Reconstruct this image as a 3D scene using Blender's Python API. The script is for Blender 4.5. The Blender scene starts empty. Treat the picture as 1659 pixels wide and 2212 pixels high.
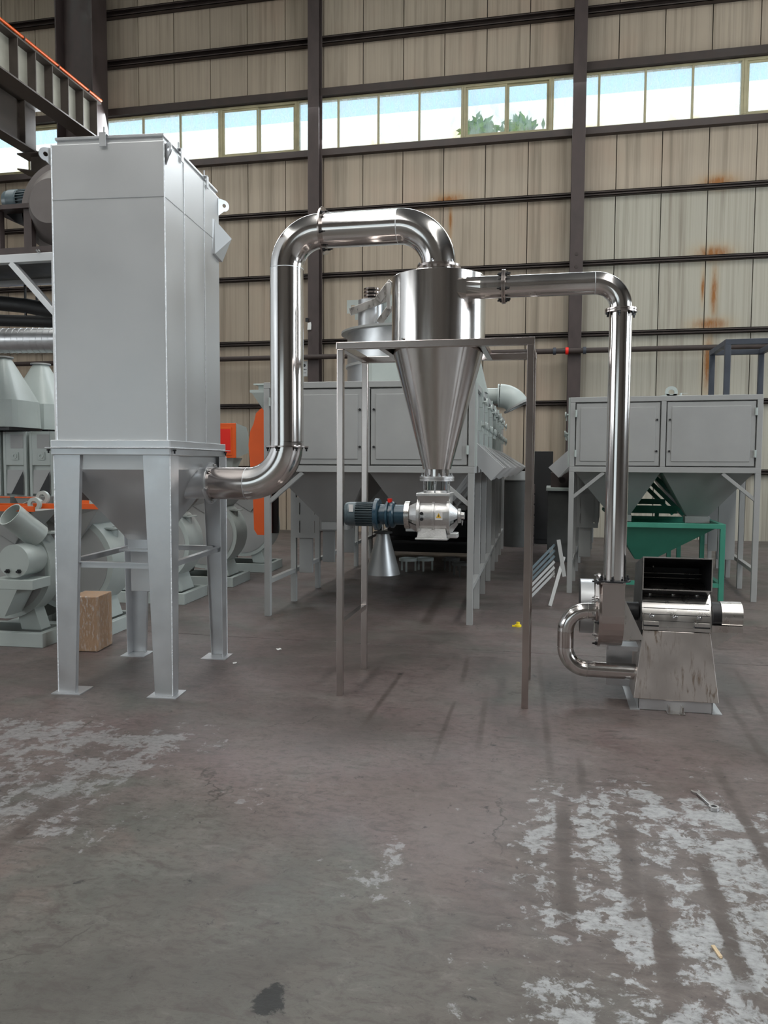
import bpy, bmesh, math, random
from mathutils import Vector, Matrix
random.seed(7)
SC = bpy.context.scene
COL = SC.collection
PI = math.pi

# ------------------------------------------------------------------ camera
FPX, W_PX, H_PX = 1680.0, 1659.0, 2212.0
CAM_H, YAW, PITCH, ROLL = 1.55, math.radians(12), math.atan(105 / 1680.0), 0.0055
cd = bpy.data.cameras.new('camera'); cam = bpy.data.objects.new('camera', cd); COL.objects.link(cam)
cd.sensor_fit = 'VERTICAL'; cd.sensor_height = 36.0; cd.lens = FPX / H_PX * 36.0
cd.clip_start = 0.05; cd.clip_end = 300
cam.matrix_world = (Matrix.Translation((0, 0, CAM_H)) @ Matrix.Rotation(YAW, 4, 'Z')
                    @ Matrix.Rotation(PI / 2 - PITCH, 4, 'X') @ Matrix.Rotation(ROLL, 4, 'Z'))
SC.camera = cam

# ------------------------------------------------------------------ world, sun, daylight openings, exposure
wd = bpy.data.worlds.new('sky'); SC.world = wd; wd.use_nodes = True
bg = wd.node_tree.nodes['Background']
bg.inputs[0].default_value = (0.40, 0.64, 0.80, 1); bg.inputs[1].default_value = 1.0
sd = bpy.data.lights.new('sun', 'SUN'); sun = bpy.data.objects.new('sun', sd); COL.objects.link(sun)
sd.energy = 5.0; sd.angle = 0.01; sd.color = (1, .96, .88)
sun.rotation_euler = (math.radians(38), 0, math.radians(-20))      # high sun behind the hall, shines on the yard wall outside

HX0, HX1, HY0, HY1, HZ = -19.0, 13.0, -14.0, 17.15, 13.2            # inner size of the hall

def area(name, loc, rot, sx, sy, power, col=(1, 1, 1)):
    l = bpy.data.lights.new(name, 'AREA'); l.shape = 'RECTANGLE'; l.size = sx; l.size_y = sy
    l.energy = power; l.color = col
    o = bpy.data.objects.new(name, l); COL.objects.link(o); o.location = loc; o.rotation_euler = rot
    return o
for x, pw in ((-12.0, 280), (-4.0, 650), (4.5, 650)):                           # daylight through the roof lights
    area('roof_daylight', (x, 0.0, HZ - .08), (0, 0, 0), 1.6, 21.0, pw, (1, .985, .96))
area('window_daylight_right', (HX1 - .1, 2.5, 4.9), (0, PI / 2, 0), 3.4, 6.0, 520, (.88, .95, 1))
area('window_daylight_right_rear', (HX1 - .1, 12.5, 4.9), (0, PI / 2, 0), 3.4, 5.0, 260, (.88, .95, 1))
area('window_daylight_left', (HX0 + .1, -3.0, 4.9), (0, -PI / 2, 0), 3.4, 14.0, 400, (1, .99, .97))
area('door_daylight_front', (-8.0, HY0 + .1, 2.3), (PI / 2, 0, 0), 9.0, 4.4, 30, (.97, .98, 1))
area('window_daylight_back', (-4.6, HY1 - .35, 9.05), (math.radians(-68), 0, 0), 17.0, 1.0, 430, (.90, .96, 1))
SC.view_settings.view_transform = 'Standard'; SC.view_settings.look = 'None'
SC.view_settings.gamma = 1; SC.view_settings.use_curve_mapping = False
SC.view_settings.exposure = 0.70
SC.cycles.max_bounces = 6; SC.cycles.diffuse_bounces = 3; SC.cycles.glossy_bounces = 4; SC.cycles.transmission_bounces = 5; SC.cycles.transparent_max_bounces = 8
SC.cycles.adaptive_threshold = 0.04; SC.cycles.sample_clamp_indirect = 6.0

# ------------------------------------------------------------------ mesh helpers
def V(*a): return Vector(a)
class MB:
    def __init__(s): s.v = []; s.f = []; s.s = []
    def add(s, vs, fs, smooth=False):
        o = len(s.v); s.v += [tuple(p) for p in vs]
        s.f += [tuple(i + o for i in f) for f in fs]; s.s += [smooth] * len(fs); return s
    def box(s, x0, x1, y0, y1, z0, z1):
        return s.hexa([(x0, y0, z0), (x1, y0, z0), (x1, y1, z0), (x0, y1, z0)],
                      [(x0, y0, z1), (x1, y0, z1), (x1, y1, z1), (x0, y1, z1)])
    def hexa(s, b, t):
        return s.add(list(b) + list(t), [(3, 2, 1, 0), (4, 5, 6, 7), (0, 1, 5, 4), (1, 2, 6, 5), (2, 3, 7, 6), (3, 0, 4, 7)])
    def bar(s, p0, p1, w, h, up=(0, 0, 1)):
        p0, p1 = Vector(p0), Vector(p1); d = (p1 - p0).normalized(); up = Vector(up)
        if abs(d.dot(up)) > .99: up = Vector((0, 1, 0))
        a = d.cross(up).normalized() * (w / 2); b = a.cross(d).normalized() * (h / 2)
        return s.hexa([p0 - a - b, p0 + a - b, p0 + a + b, p0 - a + b], [p1 - a - b, p1 + a - b, p1 + a + b, p1 - a + b])
    def frame(s, d):
        d = Vector(d).normalized(); u = Vector((0, 0, 1)) if abs(d.z) < .9 else Vector((0, 1, 0))
        a = d.cross(u).normalized(); return a, d.cross(a).normalized()
    def circ(s, c, d, r, n):
        a, b = s.frame(d); c = Vector(c)
        return [c + (a * math.cos(2 * PI * i / n) + b * math.sin(2 * PI * i / n)) * r for i in range(n)]
    def loft(s, rings, smooth=True, cap0=False, cap1=False, closed=True):
        n = len(rings[0]); vs = [p for r in rings for p in r]; fs = []
        for k in range(len(rings) - 1):
            for i in range(n if closed else n - 1):
                j = (i + 1) % n; fs.append((k * n + i, k * n + j, k * n + n + j, k * n + n + i))
        s.add(vs, fs, smooth)
        if cap0: s.add(rings[0], [tuple(range(n))[::-1]])
        if cap1: s.add(rings[-1], [tuple(range(n))])
        return s
    def cyl(s, p0, p1, r0, r1=None, n=32, cap=(1, 1), smooth=True):
        r1 = r0 if r1 is None else r1; d = Vector(p1) - Vector(p0)
        return s.loft([s.circ(p0, d, r0, n), s.circ(p1, d, r1, n)], smooth, cap[0], cap[1])
    def tube(s, p0, p1, ro, ri, n=32):
        d = Vector(p1) - Vector(p0)
        A, B, C, D = s.circ(p0, d, ro, n), s.circ(p1, d, ro, n), s.circ(p1, d, ri, n), s.circ(p0, d, ri, n)
        s.loft([A, B]); s.loft([B, C], False); s.loft([C, D]); return s.loft([D, A], False)
    def sweep(s, pts, r, n=32, cap=(0, 0)):
        pts = [Vector(p) for p in pts]; rings = []; a = None
        for i, p in enumerate(pts):
            d = (pts[min(i + 1, len(pts) - 1)] - pts[max(i - 1, 0)]).normalized()
            if a is None: a, b = s.frame(d)
            else: a = (a - d * a.dot(d)).normalized()
            b = d.cross(a)
            rr = r[i] if isinstance(r, (list, tuple)) else r
            rings.append([p + (a * math.cos(2 * PI * k / n) + b * math.sin(2 * PI * k / n)) * rr for k in range(n)])
        return s.loft(rings, True, cap[0], cap[1])
    def elbow(s, c, u, v, R, r, a0=0, a1=90, k=14, n=32):
        c, u, v = Vector(c), Vector(u), Vector(v)
        return s.sweep([c + (u * math.cos(math.radians(a0 + (a1 - a0) * i / k)) + v * math.sin(math.radians(a0 + (a1 - a0) * i / k))) * R
                        for i in range(k + 1)], r, n)
    def lathe(s, prof, o, d=(0, 0, 1), n=40, smooth=True):
        o, d = Vector(o), Vector(d).normalized()
        for (r0, h0), (r1, h1) in zip(prof, prof[1:]):
            s.loft([s.circ(o + d * h0, d, max(r0, 1e-4), n), s.circ(o + d * h1, d, max(r1, 1e-4), n)], smooth)
        return s
    def prism(s, poly, axis, a0, a1):
        def mk(p, a):
            return {'x': (a, p[0], p[1]), 'y': (p[0], a, p[1]), 'z': (p[0], p[1], a)}[axis]
        n = len(poly); A = [mk(p, a0) for p in poly]; B = [mk(p, a1) for p in poly]
        s.add(A, [tuple(range(n))]); s.add(B, [tuple(range(n))])
        return s.loft([A, B], False)
    def mesh(s, name, off=(0, 0, 0)):
        ox, oy, oz = off
        me = bpy.data.meshes.new(name)
        me.from_pydata([(x - ox, y - oy, z - oz) for x, y, z in s.v], [], s.f)
        me.polygons.foreach_set('use_smooth', s.s); me.update()
        bm = bmesh.new(); bm.from_mesh(me); bmesh.ops.recalc_face_normals(bm, faces=bm.faces); bm.to_mesh(me); bm.free()
        return me

OFF = {}
def root_off(p):
    while p is not None:
        if p.name in OFF: return OFF[p.name]
        p = p.parent
    return (0, 0, 0)
def thing(name, label, cat, loc=(0, 0, 0), rotz=0.0, group=None, world=True):
    o = bpy.data.objects.new(name, None); COL.objects.link(o); o.location = loc; o.rotation_euler = (0, 0, rotz)
    o.empty_display_size = .1
    o['label'] = label; o['category'] = cat
    if group: o['group'] = group
    OFF[o.name] = tuple(loc) if world else (0, 0, 0)
    return o
def B(mb, name, mat, parent=None, bevel=0.0, label=None, cat=None, group=None, kind=None, at=None):
    off = root_off(parent) if parent else (at or (0, 0, 0))
    me = mb.mesh(name, off); me.materials.append(MAT[mat])
    o = bpy.data.objects.new(name, me); COL.objects.link(o)
    if parent: o.parent = parent
    elif at: o.location = at
    if bevel:
        m = o.modifiers.new('bevel', 'BEVEL'); m.width = bevel; m.segments = 2; m.limit_method = 'ANGLE'; m.angle_limit = math.radians(40)
    for k, v in (('label', label), ('category', cat), ('group', group), ('kind', kind)):
        if v: o[k] = v
    return o
def inst(me, name, parent, loc, rot=None, scale=None):
    o = bpy.data.objects.new(name, me); COL.objects.link(o)
    off = root_off(parent) if parent else (0, 0, 0)
    o.parent = parent; o.location = (loc[0] - off[0], loc[1] - off[1], loc[2] - off[2])
    if rot is not None: o.rotation_mode = 'QUATERNION'; o.rotation_quaternion = rot
    if scale: o.scale = scale
    return o
def to_dir(d): return Vector((0, 0, 1)).rotation_difference(Vector(d).normalized())
def copy_tree(o, parent=None, loc=None, rotz=None, label=None):
    c = o.copy(); COL.objects.link(c); c.parent = parent
    if loc is not None: c.location = loc
    if rotz is not None: c.rotation_euler = (0, 0, rotz)
    if label: c['label'] = label
    for ch in list(o.children): copy_tree(ch, c)
    return c

# ------------------------------------------------------------------ materials
MAT = {}
class NT:
    def __init__(s, name):
        m = bpy.data.materials.new(name); m.use_nodes = True; s.m = m; MAT[name] = m
        s.t = m.node_tree; s.n = s.t.nodes; s.b = s.n['Principled BSDF']; s.out = s.n['Material Output']
    def new(s, k, **kw):
        n = s.n.new(k)
        for a, v in kw.items(): setattr(n, a, v)
        return n
    def link(s, a, b): s.t.links.new(a, b)
    def math(s, op, a, b=None, clamp=False):
        n = s.new('ShaderNodeMath', operation=op, use_clamp=clamp)
        for i, x in enumerate((a, b)):
            if x is None: continue
            if isinstance(x, (int, float)): n.inputs[i].default_value = x
            else: s.link(x, n.inputs[i])
        return n.outputs[0]
    def coord(s, kind='Object', scale=(1, 1, 1), loc=(0, 0, 0), rot=(0, 0, 0)):
        if kind == 'World': src = s.new('ShaderNodeNewGeometry').outputs['Position']
        else: src = s.new('ShaderNodeTexCoord').outputs[kind]
        mp = s.new('ShaderNodeMapping'); mp.inputs['Scale'].default_value = scale
        mp.inputs['Location'].default_value = loc; mp.inputs['Rotation'].default_value = rot
        s.link(src, mp.inputs[0]); return mp.outputs[0]
    def noise(s, co, scale=5, detail=4, rough=.55, dist=0):
        n = s.new('ShaderNodeTexNoise'); n.inputs['Scale'].default_value = scale; n.inputs['Detail'].default_value = detail
        n.inputs['Roughness'].default_value = rough; n.inputs['Distortion'].default_value = dist
        s.link(co, n.inputs['Vector']); return n.outputs['Fac']
    def ramp(s, fac, stops):
        n = s.new('ShaderNodeValToRGB'); e = n.color_ramp.elements
        while len(e) < len(stops): e.new(.5)
        for el, (p, c) in zip(e, stops):
            el.position = p; el.color = (c, c, c, 1) if isinstance(c, (int, float)) else (*c, 1)
        s.link(fac, n.inputs[0]); return n.outputs[0]
    def mix(s, fac, a, b, mode='MIX'):
        n = s.new('ShaderNodeMix', data_type='RGBA', blend_type=mode)
        for i, x in ((0, fac), (6, a), (7, b)):
            if isinstance(x, (int, float)): n.inputs[i].default_value = x
            elif isinstance(x, tuple): n.inputs[i].default_value = (*x, 1)
            else: s.link(x, n.inputs[i])
        return n.outputs[2]
    def bump(s, h, strength=.2, dist=.01):
        n = s.new('ShaderNodeBump'); n.inputs['Strength'].default_value = strength; n.inputs['Distance'].default_value = dist
        s.link(h, n.inputs['Height']); s.link(n.outputs[0], s.b.inputs['Normal'])
    def set(s, **kw):
        for k, v in kw.items():
            i = s.b.inputs[k.replace('_', ' ')]
            if isinstance(v, tuple): i.default_value = (*v, 1)
            elif isinstance(v, (int, float)): i.default_value = v
            else: s.link(v, i)

def surf(name, col, rough=.5, metal=0.0, var=.12, scale=4, rvar=.1, stretch=(1, 1, 1), bump=0, bscale=30, spec=None):
    t = NT(name); co = t.coord('Object', stretch); n = t.noise(co, scale, 5)
    dark = tuple(c * (1 - var) for c in col); lite = tuple(min(1, c * (1 + var)) for c in col)
    t.set(Base_Color=t.ramp(n, [(.3, dark), (.7, lite)]), Metallic=metal,
          Roughness=t.ramp(n, [(.3, max(.02, rough - rvar)), (.7, min(1, rough + rvar))]))
    if bump: t.bump(t.noise(co, bscale, 3), bump, .01)
    if spec is not None: t.set(Specular_IOR_Level=spec)
    return t
surf('stainless', (.72, .69, .67), .15, 1, .05, 3, .03, (1, 1, .3))
surf('stainless_sheet', (.66, .625, .60), .17, 1, .06, 4, .04, (6, 6, .3))
surf('stainless_brushed', (.54, .48, .455), .22, 1, .05, 2, .04)
surf('mill_steel', (.60, .575, .55), .30, 1, .10, 5, .08, (3, 3, 1))
surf('silver_paint', (.625, .63, .635), .40, .72, .03, 2.0, .04)
surf('galvanised', (.65, .66, .675), .34, .80, .06, 6, .06)
surf('weld', (.86, .88, .90), .4, .6, .1, 60, .1, bump=.6, bscale=80)
surf('cast_aluminium', (.62, .61, .60), .38, .92, .10, 9, .08, bump=.15, bscale=90)
surf('grey_paint', (.335, .337, .33), .40, 0, .05, 3, .05)
surf('grey_paint_light', (.43, .475, .455), .36, 0, .05, 3, .05)
surf('grey_paint_dark', (.07, .072, .07), .5, 0, .12, 5, .08)
surf('orange_paint', (.80, .115, .012), .35, 0, .05, 4, .05)
surf('red_plastic', (.85, .02, .01), .4, 0, .03, 4, .03)
surf('green_paint', (.05, .24, .17), .4, 0, .08, 4, .06)
surf('motor_grey', (.075, .105, .12), .38, 0, .1, 8, .05)
surf('motor_blue', (.022, .062, .095), .28, 0, .1, 8, .05)
surf('black_steel', (.02, .02, .022), .45, .2, .2, 8, .1)
surf('black_rubber', (.012, .012, .013), .6, 0, .2, 8, .1)
surf('bolt_steel', (.6, .6, .6), .25, 1, .05, 9, .05)
surf('frame_steel', (.062, .045, .042), .5, .1, .25, 5, .12, (1, 1, .4))
surf('fan_paint', (.15, .132, .125), .45, .1, .1, 4, .08)
surf('runway_web_lit', (.34, .325, .27), .55, 0, .12, 3, .08)  # reflected light on the web is put into this lighter colour
surf('runway_steel', (.085, .068, .058), .55, .1, .2, 4, .1)
surf('girt_steel', (.045, .031, .026), .6, 0, .3, 3, .1)
surf('dark_blue_steel', (.05, .058, .075), .45, .1, .1, 5, .08)
surf('window_frame', (.40, .36, .22), .5, 0, .15, 4, .1)
surf('cardboard', (.34, .205, .115), .7, 0, .08, 6, .05)
surf('yellow_plastic', (.9, .68, .02), .4, 0, .03, 4, .03)
surf('wood', (.52, .40, .26), .7, 0, .15, 20, .05, (1, 6, 1))
surf('white_plastic', (.8, .8, .78), .4, 0, .03, 4, .03)
surf('blue_paint', (.03, .10, .32), .5, 0, .1, 4, .05)
surf('concrete_yard', (.82, .82, .80), .8, 0, .05, 1, .05)
surf('roof_sheet', (.11, .11, .11), .7, 0, .1, 2, .05)
surf('side_sheet', (.075, .066, .058), .75, 0, .2, 1.5, .05, (1, 1, .3))
surf('leaf', (.30, .55, .07), .6, 0, .4, 3, .05)
surf('bark', (.10, .07, .05), .8, 0, .2, 8, .05)
surf('sign_grey', (.45, .46, .46), .5, 0, .04, 4, .04)
surf('print_black', (.02, .02, .02), .6, 0, .1, 4, .02)
surf('sticker_white', (.75, .73, .72), .5, 0, .05, 10, .02)
surf('sticker_yellow', (.75, .45, .04), .5, 0, .05, 10, .02)
t = NT('sight_glass'); t.set(Base_Color=(.95, .97, .97), Roughness=.04, Transmission_Weight=1.0, IOR=1.2)
t = NT('skylight_sheet'); tl = t.new('ShaderNodeBsdfTranslucent'); tl.inputs[0].default_value = (.75, .75, .72, 1); t.link(tl.outputs[0], t.out.inputs[0])
t = NT('plastic_wrap'); t.set(Base_Color=(1, .98, .96), Roughness=.1, Alpha=t.ramp(t.noise(t.coord('Object', (1, 1, .25), rot=(.4, .6, 0)), 70, 4, .7), [(.5, .03), (.72, .5)])); t.bump(t.noise(t.coord('Object', (1, 1, .35), rot=(.3, .5, 0)), 26, 3), .9, .03)  # whitish streaks in the alpha stand in for the film's sheen

# mill front plate: brushed steel with brown water stains
t = NT('mill_plate'); co = t.coord('Object'); st = t.noise(t.coord('Object', (14, 14, 1.6)), 3, 6, .6, .4); big = t.noise(co, 4, 4)
m = t.math('MULTIPLY', t.ramp(st, [(.52, 0), (.64, 1)]), t.ramp(big, [(.42, 0), (.6, 1)]))
t.set(Base_Color=t.mix(m, t.ramp(big, [(.3, (.50, .45, .42)), (.7, (.62, .565, .53))]), (.30, .23, .18)), Metallic=.85,
      Roughness=t.ramp(big, [(.3, .34), (.7, .5)]))

# wall panels: grimy cream sandwich sheet, thin vertical lines, streaks, rust where the seams leak
t = NT('wall_panel')
pos = t.new('ShaderNodeNewGeometry').outputs['Position']; sx = t.new('ShaderNodeSeparateXYZ'); t.link(pos, sx.inputs[0])
X, Z = sx.outputs['X'], sx.outputs['Z']
fine = t.noise(t.coord('World', (9, 1, .06)), 2.2, 5, .65); wide = t.noise(t.coord('World', (.55, 1, .35)), 1.3, 4, .6)
grime = t.noise(t.coord('World', (2.6, 1, .07), (3, 0, 1)), 1.7, 5, .7)
rnd = t.new('ShaderNodeObjectInfo').outputs['Random']
base = t.mix(wide, (.37, .295, .22), (.49, .415, .325))
base = t.mix(t.ramp(t.noise(t.coord('World', (.8, 1, .5), (9, 0, 4)), 1.1, 3), [(.52, 0), (.75, .75)]), base, (.45, .33, .245))
base = t.mix(t.ramp(t.math('MULTIPLY', t.math('LESS_THAN', Z, 7.14), t.ramp(X, [(0, 0), (1, .8)])), [(0, 0), (1, 1)]), base, (.47, .46, .385))
base = t.mix(t.ramp(fine, [(.32, .36), (.55, 0)]), base, (.24, .20, .15))
base = t.mix(t.ramp(grime, [(.30, .75), (.5, 0)]), base, (.17, .14, .10))
base = t.mix(t.math('MULTIPLY', rnd, .22), base, (.33, .28, .22))
def gauss(x0, z0, sxx, szz):
    a = t.math('POWER', t.math('DIVIDE', t.math('SUBTRACT', X, x0), sxx), 2); b = t.math('POWER', t.math('DIVIDE', t.math('SUBTRACT', Z, z0), szz), 2)
    return t.math('EXPONENT', t.math('MULTIPLY', t.math('ADD', a, b), -1))
rust = None
for g in ((-2.25, 7.24, .36, .13), (3.2, 7.25, .34, .14), (3.16, 5.85, .36, .16), (3.14, 4.42, .36, .14), (3.2, 5.05, .07, .5),
          (3.12, 3.6, .10, .6), (-2.2, 6.75, .04, .35), (2.98, 5.2, .04, .35)):
    q = gauss(*g); rust = q if rust is None else t.math('MAXIMUM', rust, q)
rust = t.math('MULTIPLY', rust, t.ramp(t.noise(t.coord('World', (5, 1, 1.2)), 3, 5, .65), [(.25, .5), (.6, 1.15)]), True)
base = t.mix(rust, base, t.ramp(rust, [(.2, (.44, .27, .10)), (.8, (.30, .115, .02))]))
t.set(Base_Color=base, Roughness=.62)
wv = t.new('ShaderNodeTexWave', wave_type='BANDS', bands_direction='X'); wv.inputs['Scale'].default_value = 11
t.link(pos, wv.inputs[0]); t.bump(wv.outputs['Fac'], .05, .003)

# window glass: dusty, half clear, rain-stained towards the sill
t = NT('dusty_glass')
tr = t.new('ShaderNodeBsdfTransparent'); tl = t.new('ShaderNodeBsdfTranslucent'); mx = t.new('ShaderNodeMixShader')
pos = t.new('ShaderNodeNewGeometry').outputs['Position']; sx = t.new('ShaderNodeSeparateXYZ'); t.link(pos, sx.inputs[0])
low = t.ramp(t.math('MULTIPLY', t.math('SUBTRACT', 9.0, sx.outputs['Z']), 2.0), [(.25, 0), (1, 1)])
rs = t.math('MULTIPLY', low, t.ramp(t.noise(t.coord('World', (1.2, 1, 1.4)), 1.4, 4), [(.50, 0), (.68, .7)]))
t.link(t.mix(rs, (.97, .99, 1), (1, .88, .55)), tr.inputs[0]); t.link(t.mix(rs, (.95, .97, 1), (.95, .8, .45)), tl.inputs[0])
dust = t.noise(t.coord('World', (3, 1, 1.0)), 3, 5, .65); t.link(t.ramp(dust, [(.35, .12), (.7, .42)]), mx.inputs[0])
t.link(tr.outputs[0], mx.inputs[1]); t.link(tl.outputs[0], mx.inputs[2]); t.link(mx.outputs[0], t.out.inputs[0])

# worn concrete floor
t = NT('floor_concrete')
pos = t.new('ShaderNodeNewGeometry').outputs['Position']; sx = t.new('ShaderNodeSeparateXYZ'); t.link(pos, sx.inputs[0]); X, Y = sx.outputs['X'], sx.outputs['Y']
def band(v, a, b): return t.ramp(t.math('DIVIDE', t.math('SUBTRACT', v, a), b - a, True), [(0, 0), (1, 1)])
def mul(*a):
    r_ = a[0]
    for q_ in a[1:]: r_ = t.math('MULTIPLY', r_, q_)
    return r_
def add(*a):
    r_ = a[0]
    for q_ in a[1:]: r_ = t.math('ADD', r_, q_)
    return r_
mid = t.noise(t.coord('World', loc=(4, 2, 0)), 2.3, 4, .62, .4); fine = t.noise(t.coord('World', (1, 1.5, 1)), 24, 5, .72)
hue = t.noise(t.coord('World', loc=(11, 5, 0)), .9, 3, .62, .6)
scale_ = t.noise(t.coord('World', (1, 1.9, 1), (3, 3, 0)), 8.5, 6, .72, .7)
blot = t.noise(t.coord('World', loc=(6, 1, 0)), 3.4, 6, .70, .5); speck = t.noise(t.coord('World'), 13, 6, .74, .4)
tracks = t.noise(t.coord('World', (4.2, .45, 1), (1, 0, 0)), 1.6, 3, .65, .3); cross = t.noise(t.coord('World', (.6, 3.2, 1), (5, 0, 0)), 1.5, 3, .65, .4)
hue2 = add(hue, t.math('MULTIPLY', band(Y, 2.2, 3.5), .16), -.06)
c = t.mix(t.ramp(hue2, [(.44, 0), (.60, 1)]), (.092, .092, .080), (.124, .091, .088))
c = t.mix(t.ramp(mid, [(.35, 0), (.7, .55)]), c, (.138, .116, .104))
c = t.mix(t.ramp(t.noise(t.coord('World', (1, 1, 1), (7, 7, 0)), 1.3, 4, .7), [(.58, 0), (.72, .6)]), c, (.14, .094, .083))
c = t.mix(t.ramp(t.noise(t.coord('World', (1, 1, 1), (2, 13, 0)), 1.0, 4, .7), [(.57, 0), (.70, .6)]), c, (.135, .14, .124))
c = t.mix(t.ramp(scale_, [(.36, .8), (.48, 0)]), c, (.066, .053, .048))
c = t.mix(t.ramp(scale_, [(.55, 0), (.66, .45)]), c, (.175, .158, .148))
c = t.mix(t.ramp(fine, [(.38, .6), (.50, 0)]), c, (.06, .052, .047))
big = t.noise(t.coord('World', loc=(21, 3, 0)), .7, 4, .6, .5)
c = t.mix(t.ramp(big, [(.36, .6), (.52, 0)]), c, (.060, .054, .049))
c = t.mix(t.ramp(big, [(.54, 0), (.68, .4)]), c, (.175, .15, .142))
# wheel tracks: long marks along the hall
marks = None
for x0, y0, x1, y1, w in ((-.058, 6.3, .033, 3.9, .020), (.203, 6.1, .196, 5.1, .018), (.184, 4.15, .181, 3.75, .022), (1.402, 6.2, 1.319, 5.0, .022), (1.171, 5.55, 1.139, 4.25, .024),
                          (.863, 4.15, .866, 3.1, .026), (-.392, 5.2, -.354, 4.2, .018), (-.581, 4.95, -.573, 3.95, .014), (-1.047, 5.6, -1.052, 4.4, .018), (.084, 3.55, .087, 2.6, .030),
                          (.346, 3.42, .321, 2.7, .034), (.397, 2.97, .385, 2.3, .034), (-.618, 6.2, -.581, 5.45, .02), (-1.301, 10.6, -1.156, 7.4, .055), (.62, 3.2, .60, 2.4, .03), (-2.153, 3.15, -2.136, 2.6, .05)):
    u = t.math('SUBTRACT', t.math('SUBTRACT', X, x0), t.math('MULTIPLY', t.math('SUBTRACT', Y, y0), (x1 - x0) / (y1 - y0)))
    u = t.math('ADD', u, t.math('MULTIPLY', t.math('SUBTRACT', speck, .5), w * 1.6))
    g = t.math('EXPONENT', t.math('MULTIPLY', t.math('POWER', t.math('DIVIDE', u, w), 4), -1))
    g = mul(g, band(Y, y0 + .12, y0 - .12), band(Y, y1 - .15, y1 + .15)); marks = g if marks is None else t.math('MAXIMUM', marks, g)
marks = t.math('MULTIPLY', marks, t.ramp(blot, [(.36, .5), (.52, 1)]))
# smooth light cement skin left standing on the right and thinner on the left, mostly painted-in glossy reflection there; tracks wear it through
right = mul(band(X, -.75, .30), band(Y, 4.5, 3.5))
left = mul(band(X, -1.45, -2.05), band(Y, 4.4, 4.0), band(Y, 2.45, 2.8))
pale = t.math('EXPONENT', t.math('MULTIPLY', add(t.math('POWER', t.math('DIVIDE', t.math('ADD', X, 1.28), .26), 2), t.math('POWER', t.math('DIVIDE', t.math('SUBTRACT', Y, 3.3), .30), 2)), -1))
pale2 = t.math('EXPONENT', t.math('MULTIPLY', add(t.math('POWER', t.math('DIVIDE', t.math('ADD', X, .62), .22), 2), t.math('POWER', t.math('DIVIDE', t.math('SUBTRACT', Y, 2.85), .35), 2)), -1))
zone = t.math('MAXIMUM', t.math('MAXIMUM', right, t.math('MULTIPLY', left, .95)), t.math('MULTIPLY', t.math('MAXIMUM', pale, pale2), .88))
wear = add(mul(blot, .30), mul(speck, .36), mul(tracks, .18), mul(cross, .16))
wear = add(wear, t.math('MULTIPLY', t.math('SUBTRACT', zone, 1.0), .14), t.math('MULTIPLY', marks, -.06))
skin = t.ramp(wear, [(.484, 0), (.508, 1)])
c = t.mix(mul(right, t.math('SUBTRACT', 1, skin), .55), c, t.ramp(scale_, [(.35, (.062, .047, .042)), (.65, (.125, .098, .088))]))
soft = mul(t.math('SUBTRACT', 1, right), .45)
c = t.mix(t.math('MULTIPLY', skin, t.math('SUBTRACT', .95, soft)), c, t.ramp(fine, [(.36, (.15, .15, .148)), (.48, (.27, .272, .275)), (.65, (.34, .343, .346))]))
c = t.mix(t.math('MULTIPLY', marks, t.ramp(scale_, [(.3, 1), (.7, .5)])), c, (.055, .041, .035))
# oil spot and cracks
def spot(x0, y0, a, b, lo=.35, hi=.6):
    d = t.math('ADD', t.math('POWER', t.math('DIVIDE', t.math('SUBTRACT', X, x0), a), 2), t.math('POWER', t.math('DIVIDE', t.math('SUBTRACT', Y, y0), b), 2))
    return t.ramp(t.math('SUBTRACT', t.math('EXPONENT', t.math('MULTIPLY', d, -1)), t.math('MULTIPLY', t.math('SUBTRACT', speck, .5), 2.2)), [(lo, 0), (hi, 1)])
c = t.mix(spot(-.765, 2.035, .040, .070, .25, .45), c, (.012, .012, .011)); c = t.mix(spot(-1.8, 1.98, .05, .05), c, (.02, .02, .018))
vo = t.new('ShaderNodeTexVoronoi', feature='DISTANCE_TO_EDGE'); vo.inputs['Scale'].default_value = .55
wp = t.new('ShaderNodeVectorMath', operation='ADD'); nz = t.new('ShaderNodeTexNoise'); nz.inputs['Scale'].default_value = 3.5; nz.inputs['Detail'].default_value = 6
t.link(pos, nz.inputs[0]); sc = t.new('ShaderNodeVectorMath', operation='SCALE'); sc.inputs['Scale'].default_value = .45
t.link(nz.outputs['Color'], sc.inputs[0]); t.link(pos, wp.inputs[0]); t.link(sc.outputs[0], wp.inputs[1]); t.link(wp.outputs[0], vo.inputs['Vector'])
crack = t.math('MULTIPLY', t.ramp(vo.outputs['Distance'], [(.001, 1), (.004, 0)]), t.ramp(t.noise(t.coord('World', loc=(3, 8, 0)), .9, 3), [(.50, 0), (.57, .85)]))
c = t.mix(crack, c, (.03, .026, .022))
rg = t.mix(skin, t.ramp(mid, [(.3, .36), (.7, .55)]), t.ramp(fine, [(.3, .36), (.7, .27)]))
t.set(Base_Color=c, Roughness=rg, Specular_IOR_Level=.45)
h = add(t.math('MULTIPLY', fine, .5), scale_)
t.bump(h, .35, .006)

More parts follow.
